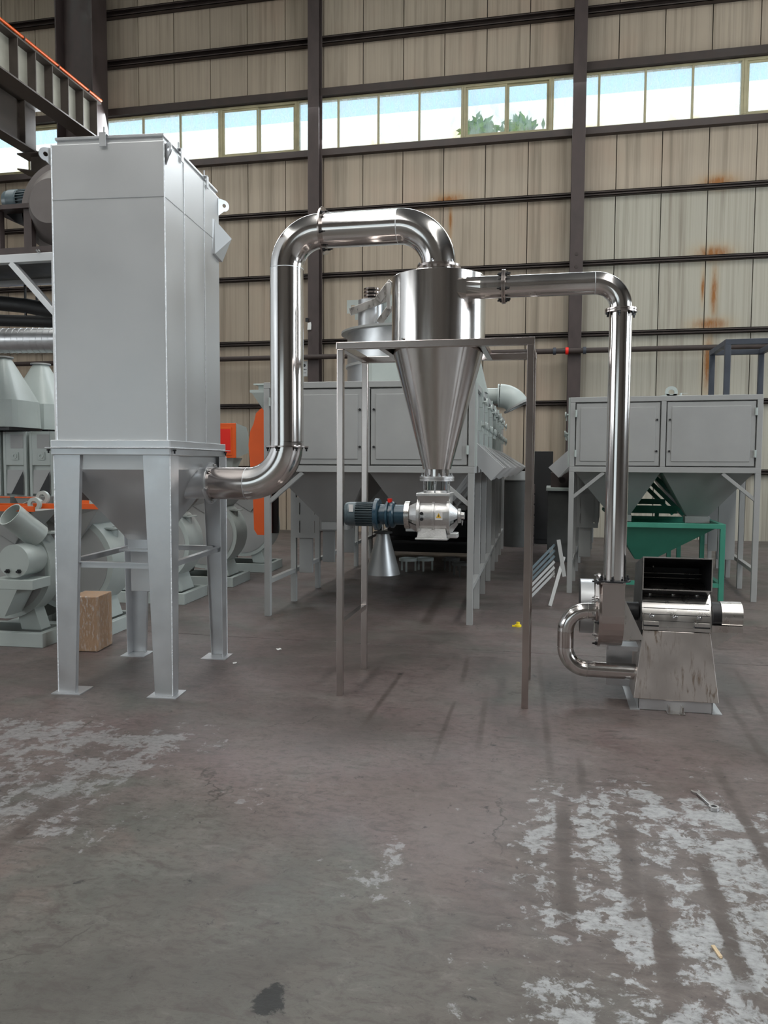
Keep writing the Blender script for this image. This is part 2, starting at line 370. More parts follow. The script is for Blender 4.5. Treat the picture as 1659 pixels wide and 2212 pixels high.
# ================================================================== the setting
def struct(mb, name, mat, parent=None, bevel=0):
    return B(mb, name, mat, parent, bevel, kind=None if parent else 'structure')
fl = struct(MB().box(HX0 - .3, HX1 + .3, HY0 - .3, HY1 + .3, -.25, -.03), 'floor', 'grey_paint_dark')
JY = 6.435
B(MB().box(HX0, HX1, HY0, JY - .006, -.03, 0), 'slab', 'floor_concrete', fl, .004)
B(MB().box(HX0, HX1, JY + .006, HY1, -.03, 0), 'slab', 'floor_concrete', fl, .004)
WZ0, WZ1 = 8.47, 9.60                                              # window band
wb = MB()
wb.box(HX0, HX1, HY1, HY1 + .12, 0, WZ0); wb.box(HX0, HX1, HY1, HY1 + .12, WZ1, HZ)
wall = struct(wb, 'wall_back', 'side_sheet')
PW = .897
x = -.566 - 20 * PW
pl = MB().box(.009, PW - .009, -.05, 0, .0, WZ0 - .01).mesh('panel_lower'); pl.materials.append(MAT['wall_panel'])
pu = MB().box(.009, PW - .009, -.05, 0, WZ1 + .01, HZ - .02).mesh('panel_upper'); pu.materials.append(MAT['wall_panel'])
while x < HX1 - PW:
    inst(pl, 'panel', wall, (x, HY1, 0)); inst(pu, 'panel', wall, (x, HY1, 0)); x += PW
def side_wall(xa, holes, name):
    m = MB(); m.box(xa, xa + .12, HY0, HY1, 0, 3.2); m.box(xa, xa + .12, HY0, HY1, 6.6, HZ); y = HY0
    for a, b in holes: m.box(xa, xa + .12, y, a, 3.2, 6.6); y = b
    m.box(xa, xa + .12, y, HY1, 3.2, 6.6); struct(m, name, 'side_sheet')
side_wall(HX0 - .12, [(-10.0, 4.0)], 'wall_left'); side_wall(HX1, [(-.5, 5.5), (10.0, 15.0)], 'wall_right')
struct(MB().box(HX0, -12.5, HY0 - .12, HY0, 0, HZ).box(-3.5, HX1, HY0 - .12, HY0, 0, HZ).box(-12.5, -3.5, HY0 - .12, HY0, 4.5, HZ), 'wall_front', 'side_sheet')
ce = MB()
xs = [HX0, -12.8, -11.2, -4.8, -3.2, 3.7, 5.3, HX1]
for i in range(0, 8, 2): ce.box(xs[i], xs[i + 1], HY0, HY1 + .12, HZ, HZ + .1)
for i in (1, 3, 5):
    ce.box(xs[i], xs[i + 1], HY0, -11, HZ, HZ + .1); ce.box(xs[i], xs[i + 1], 15, HY1 + .12, HZ, HZ + .1)
ceil_ = struct(ce, 'ceiling', 'roof_sheet')
for i in (1, 3, 5): B(MB().box(xs[i], xs[i + 1], -11, 15, HZ + .04, HZ + .06), 'skylight', 'skylight_sheet', ceil_)

# girts (horizontal C-rails), sill and head rails of the window band
k = 1
for z, h, d in ((1.42, .10, .12), (2.85, .10, .12), (4.275, .10, .12), (5.735, .10, .12), (7.14, .10, .12), (10.80, .16, .14), (11.92, .16, .14)):
    g = MB(); y1 = HY1 - .05; y0 = y1 - d
    g.box(HX0, HX1, y0, y1, z + h / 2 - .012, z + h / 2); g.box(HX0, HX1, y0, y1, z - h / 2, z - h / 2 + .012)
    g.box(HX0, HX1, y1 - .012, y1, z - h / 2, z + h / 2); g.box(HX0, HX1, y0, y0 + .01, z - h / 2, z - h / 2 + .035); g.box(HX0, HX1, y0, y0 + .01, z + h / 2 - .035, z + h / 2)
    struct(g, 'trim_%d' % k, 'girt_steel'); k += 1
for z0, z1, m in ((WZ0 - .14, WZ0 - .005, 'girt_steel'), (WZ1 + .01, WZ1 + .17, 'girt_steel')):
    struct(MB().box(HX0, HX1, HY1 - .20, HY1 - .052, z0, z1), 'trim_%d' % k, m); k += 1

# windows: four-pane fixed units and two-pane sliding units in turn
units = [(-15.4, -13.55, 2), (-13.50, -11.35, 2), (-11.30, -7.52, 4), (-7.47, -5.68, 2), (-5.63, -1.97, 4), (-1.92, -.13, 2), (-.08, 3.60, 4), (3.65, 5.5, 2), (5.55, 9.2, 4)]
for n, (a, b, np_) in enumerate(units):
    a -= .024; b += .024
    fw = MB(); y0, y1 = HY1 - .10, HY1 + .02; e = .055 if np_ == 2 else .045
    fw.box(a, b, y0, y1, WZ0, WZ0 + e); fw.box(a, b, y0, y1, WZ1 - e, WZ1); fw.box(a, a + e, y0, y1, WZ0 + e, WZ1 - e); fw.box(b - e, b, y0, y1, WZ0 + e, WZ1 - e)
    w = struct(fw, 'window_%d' % (n + 1), 'window_frame', None, .004)
    pwid = (b - a - 2 * e) / np_
    for i in range(np_):
        x0 = a + e + i * pwid; x1 = x0 + pwid
        if np_ == 2:
            yy = y0 + .02 + .03 * i; s = MB(); q = .045
            s.box(x0, x1, yy, yy + .028, WZ0 + e, WZ0 + e + q); s.box(x0, x1, yy, yy + .028, WZ1 - e - q, WZ1 - e)
            s.box(x0, x0 + q, yy, yy + .028, WZ0 + e + q, WZ1 - e - q); s.box(x1 - q, x1, yy, yy + .028, WZ0 + e + q, WZ1 - e - q)
            sash = B(s, 'sash', 'window_frame', w, .003)
            B(MB().box(x0 + q, x1 - q, yy + .012, yy + .016, WZ0 + e + q, WZ1 - e - q), 'pane', 'dusty_glass', sash)
        else:
            if i: B(MB().box(x0 - .022, x0 + .022, y0, y0 + .05, WZ0 + e, WZ1 - e), 'mullion', 'window_frame', w, .003)
            B(MB().box(x0 + (.022 if i else 0), x1 - (.022 if i < np_ - 1 else 0), y0 + .03, y0 + .034, WZ0 + e, WZ1 - e), 'pane', 'dusty_glass', w)
struct(MB().box(HX0, units[0][0], HY1, HY1 + .1, WZ0, WZ1).box(units[-1][1], HX1, HY1, HY1 + .1, WZ0, WZ1), 'trim_%d' % k, 'side_sheet'); k += 1

# outside: pale yard wall and slope, trees
struct(MB().box(-40, 30, 22, 22.4, -.3, 11.35), 'wall_yard_back', 'concrete_yard')
struct(MB().box(-40, 30, -26.4, -26, -.3, 7.0), 'wall_reflector_front', 'concrete_yard')  # unseen wall, added so the ducts reflect white instead of blue sky
struct(MB().box(-60, 50, -60, 60, -.45, -.3), 'ground', 'concrete_yard')
def tree(x, y, h, r, seed, label):
    rr = random.Random(seed); t_ = thing('tree', label, 'tree', (x, y, -.3))
    B(MB().sweep([(x, y, -.3), (x + .1, y, h * .5), (x - .05, y, h - .2)], [.12, .09, .03], 8), 'trunk', 'bark', t_)
    m = MB()
    for i in range(160):
        c = Vector((x + rr.gauss(0, r), y + rr.gauss(0, .12), h + rr.gauss(0, r * .55))); a = Vector((rr.gauss(0, 1), rr.gauss(0, .5), rr.gauss(0, 1))).normalized() * rr.uniform(.09, .18)
        b = a.cross(Vector((0, 1, .3))).normalized() * .045
        m.add([c - a, c + b, c + a, c - b], [(0, 1, 2, 3)])
    B(m, 'foliage', 'leaf', t_)
tree(-1.70, 17.75, 8.93, .15, 3, 'green shrub top seen through the left pane of the sliding window')
tree(-.82, 17.75, 8.85, .17, 4, 'green leafy branch seen through the sliding window beside the column')

# columns
def hcol(x0, x1, name, label, ydep=.26):
    y1 = HY1 - .18; y0 = y1 - ydep; m = MB()
    m.box(x0, x1, y0, y0 + .018, 0, HZ); m.box(x0, x1, y1 - .018, y1, 0, HZ); m.box((x0 + x1) / 2 - .012, (x0 + x1) / 2 + .012, y0 + .018, y1 - .018, 0, HZ)
    c = thing('steel_column', label, 'column', ((x0 + x1) / 2, (y0 + y1) / 2, 0))
    B(m, 'shaft', 'frame_steel', c, .004)
    B(MB().box(x0 - .06, x1 + .06, y0 - .05, y1 + .02, 0, .025), 'base_plate', 'frame_steel', c)
    return c
colm = hcol(-5.30, -5.045, 'col', 'brown steel column behind the left shiny duct, small white tag hung on it')
colr = hcol(.325, .585, 'col', 'brown steel column rising behind the thin horizontal pipe on the right')
for z in (5.6, 5.86): B(MB().cyl((.455, HY1 - .45, z), (.455, HY1 - .43, z), .035, n=10), 'bolt', 'girt_steel', colr)
# main frame column at the left, web across the view
m = MB(); ya, yb = 16.15, 16.75; xa, xb = -11.05, -10.12
m.box(xa, xa + .03, ya, yb, 0, HZ); m.box(xb - .03, xb, ya, yb, 0, HZ); m.box(xa + .03, xb - .03, 16.44, 16.465, 0, HZ)
c = thing('steel_column', 'wide dark steel main column at top left carrying the crane beam', 'column', ((xa + xb) / 2, 16.45, 0))
B(m, 'shaft', 'frame_steel', c, .004); B(MB().box(xa - .1, xb + .1, ya - .05, yb + .05, 0, .03), 'base_plate', 'frame_steel', c)

# crane runway beam with stiffeners and orange conductor rail
cr = thing('crane_runway_beam', 'heavy steel crane beam with stiffener plates running along the upper left', 'crane beam', (-10.1, 5.0, 8.62))
xb = -10.0
B(MB().box(xb - .2, xb + .2, -13.5, 15.95, 9.40, 9.43).box(xb - .2, xb + .2, -13.5, 15.95, 8.62, 8.65), 'flange_plate', 'runway_steel', cr)
B(MB().box(xb - .01, xb + .01, -13.5, 15.95, 8.65, 9.40), 'web_plate', 'runway_web_lit', cr)
y = 15.8
while y > 6: B(MB().box(xb + .01, xb + .19, y - .01, y + .01, 8.65, 9.40), 'stiffener', 'runway_steel', cr); y -= .52
B(MB().box(xb + .02, xb + .1, -13.5, 15.95, 9.43, 9.50), 'rail', 'girt_steel', cr)
B(MB().cyl((xb + .17, -13.5, 9.50), (xb + .17, 16.0, 9.50), .028, n=8), 'conductor_rail', 'orange_paint', cr)
y = 15.5
while y > 8: B(MB().box(xb + .14, xb + .2, y - .015, y + .015, 9.43, 9.53), 'insulator', 'frame_steel', cr); y -= 1.05
c2 = thing('crane_runway_beam', 'lower dark steel beam behind the crane beam at the left edge', 'crane beam', (-11.5, 5, 8.3))
xb = -11.45
B(MB().box(xb - .16, xb + .16, -13.5, 15.95, 9.38, 9.41).box(xb - .16, xb + .16, -13.5, 15.95, 8.42, 8.45).box(xb - .01, xb + .01, -13.5, 15.95, 8.45, 9.38), 'girder', 'runway_steel', c2)
y = 15.4
while y > 6: B(MB().box(xb + .01, xb + .15, y - .01, y + .01, 8.45, 9.38), 'stiffener', 'runway_steel', c2); y -= .9
c3 = thing('bracket', 'short steel bracket stub under the crane beams at the left column', 'bracket', (-11.3, 16.0, 8.1))
B(MB().box(-11.75, -10.6, 15.7, 16.12, 8.38, 8.41).hexa([(-11.75, 15.7, 8.05), (-10.6, 15.7, 7.85), (-10.6, 16.12, 7.85), (-11.75, 16.12, 8.05)], [(-11.75, 15.7, 8.08), (-10.6, 15.7, 7.88), (-10.6, 16.12, 7.88), (-11.75, 16.12, 8.08)])
  .hexa([(-11.55, 15.9, 8.04), (-10.6, 15.9, 7.87), (-10.6, 15.92, 7.87), (-11.55, 15.92, 8.04)], [(-11.55, 15.9, 8.38), (-10.6, 15.9, 8.38), (-10.6, 15.92, 8.38), (-11.55, 15.92, 8.38)]), 'stub', 'runway_steel', c3)

# long service pipe along the wall, tag and sign on the column
wp_ = thing('wall_pipe', 'long thin brown service pipe running level along the back wall', 'pipe', (-4, 16.55, 3.88))
B(MB().cyl((HX0 + .1, 16.60, 3.88), (HX1 - .1, 16.60, 3.88), .055, n=12, cap=(1, 1)), 'pipe', 'girt_steel', wp_)
for x, mt in ((.02, 'dark_blue_steel'), (.27, 'red_plastic'), (.62, 'dark_blue_steel')): B(MB().cyl((x, 16.60, 3.88), (x + .06, 16.60, 3.88), .075, n=12), 'collar', mt, wp_)
sg = thing('notice_board', 'small grey notice board with round emblem beside the brown column', 'sign', (-5.33, 16.66, 3.47))
B(MB().box(-5.44, -5.305, 16.68, 16.70, 3.47, 3.80), 'board', 'sign_grey', sg)
B(MB().cyl((-5.375, 16.68, 3.71), (-5.375, 16.676, 3.71), .035, n=16), 'emblem', 'print_black', sg)
for i in range(4): B(MB().box(-5.425 + i * .028, -5.408 + i * .028, 16.676, 16.68, 3.61, 3.635), 'print_mark', 'print_black', sg)
for i in range(3): B(MB().box(-5.415 + i * .033, -5.40 + i * .033, 16.676, 16.68, 3.54, 3.555), 'print_mark', 'print_black', sg)
tg = thing('white_tag', 'small white tag hanging from black box on the brown column', 'tag', (-5.26, 16.66, 4.5))
B(MB().box(-5.345, -5.275, 16.67, 16.69, 4.66, 4.75), 'holder', 'black_steel', tg, .004)
B(MB().prism([(-5.30, 4.49), (-5.215, 4.49), (-5.21, 4.60), (-5.22, 4.655), (-5.29, 4.64)], 'y', 16.672, 16.684), 'tag', 'white_plastic', tg)

# ================================================================== small shared hardware
def hexbolt(r, h, mat, shaft=0.0):
    m = MB().cyl((0, 0, 0), (0, 0, h), r, n=6, smooth=False)
    if shaft: m.cyl((0, 0, h), (0, 0, h + shaft), r * .5, n=6, cap=(0, 1))
    me = m.mesh('bolt'); me.materials.append(MAT[mat]); return me
BOLT = hexbolt(.011, .010, 'bolt_steel', .012); BOLT_B = hexbolt(.012, .011, 'black_steel', .016)
def dome_mesh():
    m = MB(); m.cyl((0, 0, 0), (0, 0, .008), .011, n=8); m.lathe([(.010, .008), (.009, .014), (.005, .019), (0, .020)], (0, 0, 0), n=8)
    me = m.mesh('dome_nut'); me.materials.append(MAT['bolt_steel']); return me
DOME = dome_mesh()
def flange(parent, c, d, ro, ri, th, mat, nb=6, bolt=BOLT, rb=None, name='flange', bolts_on=1, phase=.3):
    c, d = Vector(c), Vector(d).normalized()
    f = B(MB().tube(c - d * th / 2, c + d * th / 2, ro, ri, 40), name, mat, parent, .0015)
    a, b = MB().frame(d); rb = rb or (ro + ri) / 2
    for i in range(nb):
        w = 2 * PI * i / nb + phase; p = c + (a * math.cos(w) + b * math.sin(w)) * rb + d * (bolts_on * th / 2)
        inst(bolt, 'bolt', f, p, to_dir(d * bolts_on))
    return f

# ================================================================== bag filter (silver dust collector)
TH = math.radians(5.5)
df = thing('dust_collector', 'tall silver-painted rectangular dust collector standing on four tapered legs', 'dust collector', (-2.406, 4.645, 0), TH, world=False)
x0, x1, y0, y1 = -.775, -.02, .012, 1.085
ZB, ZT = 1.69, 3.585
body = B(MB().box(x0, x1, y0, y1, ZB, ZT), 'housing', 'silver_paint', df, .006)
# sheets of the right side: three raised panels split by weld seams, and horizontal upper seam
for yy in (.345, .745): B(MB().box(x1 - .001, x1 + .005, yy - .004, yy + .004, ZB, ZT), 'weld_seam', 'weld', body)
for yy in (y0, ): B(MB().cyl((x1, yy, ZB), (x1, yy, ZT), .005, n=6), 'corner_weld', 'weld', body); B(MB().cyl((x0, yy, ZB), (x0, yy, ZT), .005, n=6), 'corner_weld', 'weld', body)
B(MB().box(x0, x1, y0 - .003, y0 + .001, 3.235, 3.241), 'weld_seam', 'galvanised', body); B(MB().box(x1 - .001, x1 + .003, y0, y1, 3.235, 3.241), 'weld_seam', 'galvanised', body)
lid = B(MB().box(x0 + .03, x1 - .015, y0 + .02, y1 - .02, ZT, ZT + .045), 'lid', 'silver_paint', df, .004)
B(MB().box(x0 + .02, x1 - .005, y0 + .008, y1 - .01, ZT + .03, ZT + .048), 'lid_rim', 'galvanised', lid, .003)
def clamp(parent, p, outw):
    m = MB(); ox, oy = outw
    if oy: m.box(p[0] - .022, p[0] + .022, p[1] - .028, p[1] - .022, ZT - .03, ZT + .058); m.box(p[0] - .022, p[0] + .022, p[1] - .028, p[1] + .03, ZT + .05, ZT + .058)
    else: m.box(p[0] + .022, p[0] + .028, p[1] - .022, p[1] + .022, ZT - .03, ZT + .058); m.box(p[0] - .03, p[0] + .028, p[1] - .022, p[1] + .022, ZT + .05, ZT + .058)
    c_ = B(m, 'lid_clamp', 'galvanised', parent, .002)
    B(MB().cyl((p[0], p[1], ZT + .055), (p[0], p[1], ZT + .10), .006, n=8), 'stud', 'galvanised', c_)
clamp(df, (-.42, y0 + .01), (0, 1)); clamp(df, (x1 - .015, .30), (1, 0)); clamp(df, (x1 - .015, .80), (1, 0))
def lug(parent, c, u, flip):
    # lifting eye plate: rounded plate with a hole, in the plane spanned by u and z
    c = Vector(c); u = Vector(u); w = u.cross(Vector((0, 0, 1))); n = 20
    out = []; hole = []
    for i in range(n):
        a = 2 * PI * i / n
        hole.append(c + u * (.05 + .015 * math.cos(a)) + Vector((0, 0, .015 * math.sin(a))))
        rr = .042; px, pz = .05 + rr * math.cos(a), rr * math.sin(a)
        if math.cos(a) < -.1: px = 0; pz = max(-.085, min(.05, pz * (2.1 if pz < 0 else 1.2)))
        out.append(c + u * px + Vector((0, 0, pz)))
    m = MB()
    for s in (-.004, .004): m.loft([[p + w * s for p in out], [p + w * s for p in hole]], False)
    m.loft([[p - w * .004 for p in out], [p + w * .004 for p in out]], False); m.loft([[p - w * .004 for p in hole], [p + w * .004 for p in hole]], False)
    B(m, 'lifting_eye', 'galvanised', parent, .001)
D7 = .7071
lug(df, (x1, .04, ZT - .06), (D7, -D7, 0), 0); lug(df, (x0, .04, ZT - .06), (-D7, -D7, 0), 0); lug(df, (x1, y1 - .02, ZT - .06), (D7, D7, 0), 0); lug(df, (x0, y1 - .02, ZT - .06), (-D7, D7, 0), 0)
# weather hood bulge on the far right corner
B(MB().hexa([(x1, .93, 3.12), (x1 + .02, .93, 3.12), (x1 + .02, 1.10, 3.10), (x1, 1.10, 3.10)], [(x1, .93, 3.38), (x1 + .01, .95, 3.38), (x1 + .09, 1.12, 3.28), (x1, 1.12, 3.38)]), 'gusset', 'silver_paint', df)
# middle flange ring: two angles with a gasket sheet between
for z0, z1 in ((1.645, 1.692), (1.595, 1.640)):
    B(MB().box(x0 - .03, x1 + .03, y0 - .03, y1 + .03, z0, z1), 'flange_angle', 'galvanised', df, .004)
ga = MB(); ga.box(x0 - .06, x1 + .06, y0 - .05, y1 + .06, 1.640, 1.645)
B(ga, 'gasket', 'weld', df)
for px_, py_ in ((x0 - .045, y0 - .03), (x1 + .045, .02), (x1 + .04, 1.08)): inst(BOLT_B, 'bolt', df, (px_, py_, 1.632), to_dir((0, 0, -1)))
# legs: folded sheet, front and side web, tapered inwards, with foot plate
def leg(cx, cy, sx, sy):
    m = MB(); t_ = .006; zt, wt, wb2, st_, sb = 1.597, .185, .122, .155, .105
    def web(axis, wt, wb2):
        if axis == 'x':
            yA, yB = cy, cy + sy * t_
            b = [(cx, yA, 0.006), (cx + sx * wb2, yA, 0.006), (cx + sx * wb2, yB, 0.006), (cx, yB, 0.006)]
            u = [(cx, yA, zt), (cx + sx * wt, yA, zt), (cx + sx * wt, yB, zt), (cx, yB, zt)]
        else:
            xA, xB = cx, cx + sx * t_
            b = [(xA, cy, 0.006), (xA, cy + sy * wb2, 0.006), (xB, cy + sy * wb2, 0.006), (xB, cy, 0.006)]
            u = [(xA, cy, zt), (xA, cy + sy * wt, zt), (xB, cy + sy * wt, zt), (xB, cy, zt)]
        m.hexa(b, u)
    web('x', wt, wb2); web('y', st_, sb)
    # return lips on the free edges
    b = [(cx + sx * wb2, cy, .006), (cx + sx * (wb2 - .005), cy, .006), (cx + sx * (wb2 - .005), cy + sy * .035, .006), (cx + sx * wb2, cy + sy * .035, .006)]
    u = [(cx + sx * wt, cy, zt), (cx + sx * (wt - .005), cy, zt), (cx + sx * (wt - .005), cy + sy * .035, zt), (cx + sx * wt, cy + sy * .035, zt)]
    m.hexa(b, u)
    l_ = B(m, 'leg', 'galvanised', df, .003)
    B(MB().box(min(cx - sx * .035, cx + sx * .165), max(cx - sx * .035, cx + sx * .165), min(cy - sy * .035, cy + sy * .16), max(cy - sy * .035, cy + sy * .16), 0, .006), 'foot_plate', 'galvanised', l_)
    B(MB().cyl((cx, cy, .01), (cx, cy, zt), .004, n=6), 'corner_weld', 'weld', l_)
LX0, LX1, LY0, LY1 = -.795, 0.0, 0.0, 1.15
for cx, sx in ((LX0, 1), (LX1, -1)):
    for cy, sy in ((LY0, 1), (LY1, -1)): leg(cx, cy, sx, sy)
for a, b in (((LX0 + .1, .03), (LX1 - .1, .03)), ((LX0 + .1, 1.12), (LX1 - .1, 1.12)), ((LX0 + .03, .07), (LX0 + .03, 1.08)), ((LX1 - .03, .07), (LX1 - .03, 1.08))):
    m = MB(); m.bar((*a, .868), (*b, .868), .005, .04); m.bar((*a, .886), (*b, .886), .04, .005); B(m, 'brace', 'galvanised', df)
# hopper pyramid, throat, outlet box
hx, hy = -.40, .56
def ring4(xa, xb, ya, yb, z): return [(xa, ya, z), (xb, ya, z), (xb, yb, z), (xa, yb, z)]
hp = MB(); hp.loft([ring4(x0 + .01, x1 - .01, y0 + .01, y1 - .01, 1.60), ring4(x0 + .01, x1 - .01, y0 + .01, y1 - .01, 1.50), ring4(hx - .10, hx + .10, hy - .10, hy + .10, .99)], False)
B(hp, 'hopper', 'silver_paint', df)
B(MB().box(hx - .105, hx + .105, hy - .105, hy + .105, .93, 1.0), 'throat', 'galvanised', df, .003)
B(MB().box(hx - .15, hx + .15, hy - .15, hy + .15, .915, .93), 'throat_flange', 'galvanised', df)
B(MB().box(hx - .09, hx + .09, hy - .09, hy + .09, .62, .915), 'outlet_box', 'silver_paint', df, .003)
# inlet stub on the right side
pc = Vector((-.14, .66, 1.40))
B(MB().cyl((-.30, .66, 1.40), (.04, .66, 1.40), .115, cap=(0, 0)), 'inlet_stub', 'galvanised', df)
flange(df, (.046, .66, 1.40), (1, 0, 0), .155, .10, .012, 'galvanised', 6, BOLT, .135, 'inlet_flange')

# ================================================================== big stainless duct between filter and cyclone
r = .117; PYc = 5.29; PX1 = -1.832; PZh = 3.145; CX, CY = -.755, 5.29
dk = thing('exhaust_duct', 'thick polished stainless duct arching from the silver dust collector to the cyclone', 'duct', (PX1, PYc, 1.3))
R1 = .28
zl = 1.40
B(MB().cyl((-2.42, PYc, zl), (-2.13, PYc, zl), r, n=48, cap=(0, 0)), 'straight_pipe', 'stainless_brushed', dk)
flange(dk, (-2.413, PYc, zl), (1, 0, 0), .150, .10, .012, 'galvanised', 6, BOLT, .134)
B(MB().elbow((-2.13, PYc, zl + .298), (0, 0, -1), (1, 0, 0), .298, r, n=48), 'elbow', 'stainless', dk)
B(MB().cyl((PX1, PYc, zl + .298), (PX1, PYc, 2.905), r, n=48, cap=(0, 0)), 'straight_pipe', 'stainless', dk)
flange(dk, (PX1, PYc, 1.664), (0, 0, 1), .152, .11, .010, 'stainless_brushed', 6, BOLT_B, .137, bolts_on=-1)
B(MB().elbow((PX1 + .25, PYc, 2.905), (-1, 0, 0), (0, 0, 1), .25, r, n=48), 'elbow', 'stainless', dk)
PZh = 3.155
flange(dk, (-1.56, PYc, PZh), (1, 0, 0), .158, .11, .012, 'stainless_brushed', 6, BOLT_B, .14)
B(MB().cyl((PX1 + .25, PYc, PZh), (-1.035, PYc, PZh), r, n=48, cap=(0, 0)), 'straight_pipe', 'stainless', dk)
B(MB().elbow((-1.035, PYc, PZh - .28), (0, 0, 1), (1, 0, 0), .28, r, n=48), 'elbow', 'stainless', dk)
for c_, d_ in (((-2.13, PYc, zl), (1, 0, 0)), ((PX1, PYc, 2.905), (0, 0, 1)), ((-1.035, PYc, PZh), (1, 0, 0))):
    B(MB().tube(Vector(c_) - Vector(d_) * .002, Vector(c_) + Vector(d_) * .002, r + .0012, r - .002, 48), 'weld_ring', 'weld', dk)
flange(dk, (CX, CY, PZh - .284), (0, 0, 1), .148, .11, .008, 'stainless_brushed', 6, BOLT, .134)

# ================================================================== cyclone
cy = thing('cyclone_separator', 'polished stainless cyclone with tapering cone hung in the square tube stand', 'cyclone', (CX, CY, 1.45))
CR = .315; ZC1, ZC0 = 2.79, 2.33
B(MB().cyl((CX, CY, ZC0 - .02), (CX, CY, ZC1), CR, n=72, cap=(0, 0)), 'barrel', 'stainless_sheet', cy)
B(MB().lathe([(CR, ZC1), (CR - .004, ZC1 + .004), (.118, ZC1 + .004)], (CX, CY, 0), n=72, smooth=False), 'roof_plate', 'stainless_sheet', cy)
B(MB().cyl((CX, CY, ZC1), (CX, CY, 2.862), .113, n=48, cap=(0, 0)), 'outlet_neck', 'stainless', cy)
flange(cy, (CX, CY, 2.864), (0, 0, 1), .148, .11, .008, 'stainless_brushed', 0)
B(MB().lathe([(CR - .006, ZC0 - .02), (.095, 1.512)], (CX, CY, 0), n=64), 'cone', 'stainless_sheet', cy)
B(MB().cyl((CX, CY, 1.455), (CX, CY, 1.512), .082, n=40, cap=(0, 0)), 'lower_neck', 'stainless', cy)
flange(cy, (CX, CY, 1.456), (0, 0, 1), .118, .08, .014, 'cast_aluminium', 8, BOLT, .102)
B(MB().cyl((CX - .2, CY - .245, 2.36), (CX - .2, CY - .26, 2.36), .007, n=8), 'rivet', 'bolt_steel', cy)
# tangential inlet box: pointed where it meets the barrel, round at the flange
TY = 5.06
n = 28
def rect_ring(x, ya, yb, za, zb):
    pts = []
    for i in range(n):
        a = 2 * PI * i / n; c_, s_ = math.cos(a), math.sin(a); k_ = 1 / max(abs(c_), abs(s_))
        pts.append((x, (ya + yb) / 2 + c_ * k_ * (yb - ya) / 2, (za + zb) / 2 + s_ * k_ * (zb - za) / 2))
    return pts
def round_ring(x, r_, z): return [(x, TY + r_ * math.cos(2 * PI * i / n), z + r_ * math.sin(2 * PI * i / n)) for i in range(n)]
ZI = 2.672
B(MB().loft([rect_ring(-.735, TY - .012, TY + .03, ZI - .012 + .02, ZI + .045), rect_ring(-.54, TY - .06, TY + .07, ZI - .058, ZI + .062), round_ring(-.45, .071, ZI), round_ring(-.318, .07, ZI)], False), 'tangential_inlet', 'stainless_sheet', cy)
flange(cy, (-.312, TY, ZI), (1, 0, 0), .106, .07, .010, 'stainless_brushed', 6, BOLT_B, .092, bolts_on=-1)

# ================================================================== stand
sd_ = thing('cyclone_stand', 'tall open stand of square stainless tube carrying the cyclone', 'stand', (-.75, 5.3, 0))
SX0, SX1, SY0, SY1, ST = -1.367, -.108, 4.93, 5.66, 2.333
tw = .042
for x in (SX0, SX1 - tw):
    for y in (SY0, SY1 - tw):
        B(MB().box(x, x + tw, y, y + tw, 0, ST - .045), 'leg', 'stainless_brushed', sd_, .003)
for y in (SY0, SY1 - tw): B(MB().box(SX0 - .005, SX1 + .003, y, y + tw, ST - .045, ST), 'top_rail', 'stainless_brushed', sd_, .003)
for x in (SX0, SX1 - tw): B(MB().box(x, x + tw, SY0 + tw, SY1 - tw, ST - .045, ST), 'side_rail', 'stainless_brushed', sd_, .003)
for x in (CX - CR - .03, CX + CR - .01): B(MB().box(x, x + .04, SY0 + tw, SY1 - tw, ST - .045, ST - .005), 'cross_rail', 'stainless_brushed', sd_, .003)
B(MB().box(SX0, SX0 + tw, SY0 + tw, SY1 - tw, .46, .495), 'stretcher', 'stainless_brushed', sd_, .003)
B(MB().box(SX1 - tw, SX1, SY0 + tw, SY1 - tw, .46, .495), 'stretcher', 'stainless_brushed', sd_, .003)

# ================================================================== rotary valve with gear motor
rv = thing('rotary_valve', 'cast aluminium rotary valve with dark gear motor hanging below the cyclone cone', 'valve', (CX, CY, 1.03))
VX, VZ = -.765, 1.195
flange(rv, (CX, CY, 1.439), (0, 0, 1), .118, .075, .014, 'cast_aluminium', 0)
B(MB().tube((CX, CY, 1.365), (CX, CY, 1.432), .075, .069, 36), 'sight_glass', 'sight_glass', rv)
for i in range(6):
    a = PI / 6 + i * PI / 3; B(MB().cyl((CX + .093 * math.cos(a), CY + .093 * math.sin(a), 1.35), (CX + .093 * math.cos(a), CY + .093 * math.sin(a), 1.432), .0045, n=8), 'tie_rod', 'bolt_steel', rv)
B(MB().lathe([(.095, 1.345), (.085, 1.368), (.07, 1.368)], (CX, CY, 0)), 'glass_seat', 'cast_aluminium', rv)
B(MB().box(VX - .115, VX + .115, CY - .115, CY + .115, 1.33, 1.352), 'top_flange', 'cast_aluminium', rv, .004)
B(MB().hexa([(VX - .105, CY - .07, 1.26), (VX + .105, CY - .07, 1.26), (VX + .105, CY + .07, 1.26), (VX - .105, CY + .07, 1.26)], [(VX - .11, CY - .10, 1.335), (VX + .11, CY - .10, 1.335), (VX + .11, CY + .10, 1.335), (VX - .11, CY + .10, 1.335)]), 'inlet_block', 'cast_aluminium', rv, .004)
B(MB().cyl((VX - .10, CY, VZ), (VX + .10, CY, VZ), .118, n=48), 'drum', 'cast_aluminium', rv, .003)
for dx in (-.112, .092): B(MB().cyl((VX + dx, CY, VZ), (VX + dx + .02, CY, VZ), .136, n=48), 'end_flange', 'cast_aluminium', rv, .003)
B(MB().cyl((VX - .008, CY, VZ), (VX + .008, CY, VZ), .127, n=48), 'rib', 'cast_aluminium', rv, .003)
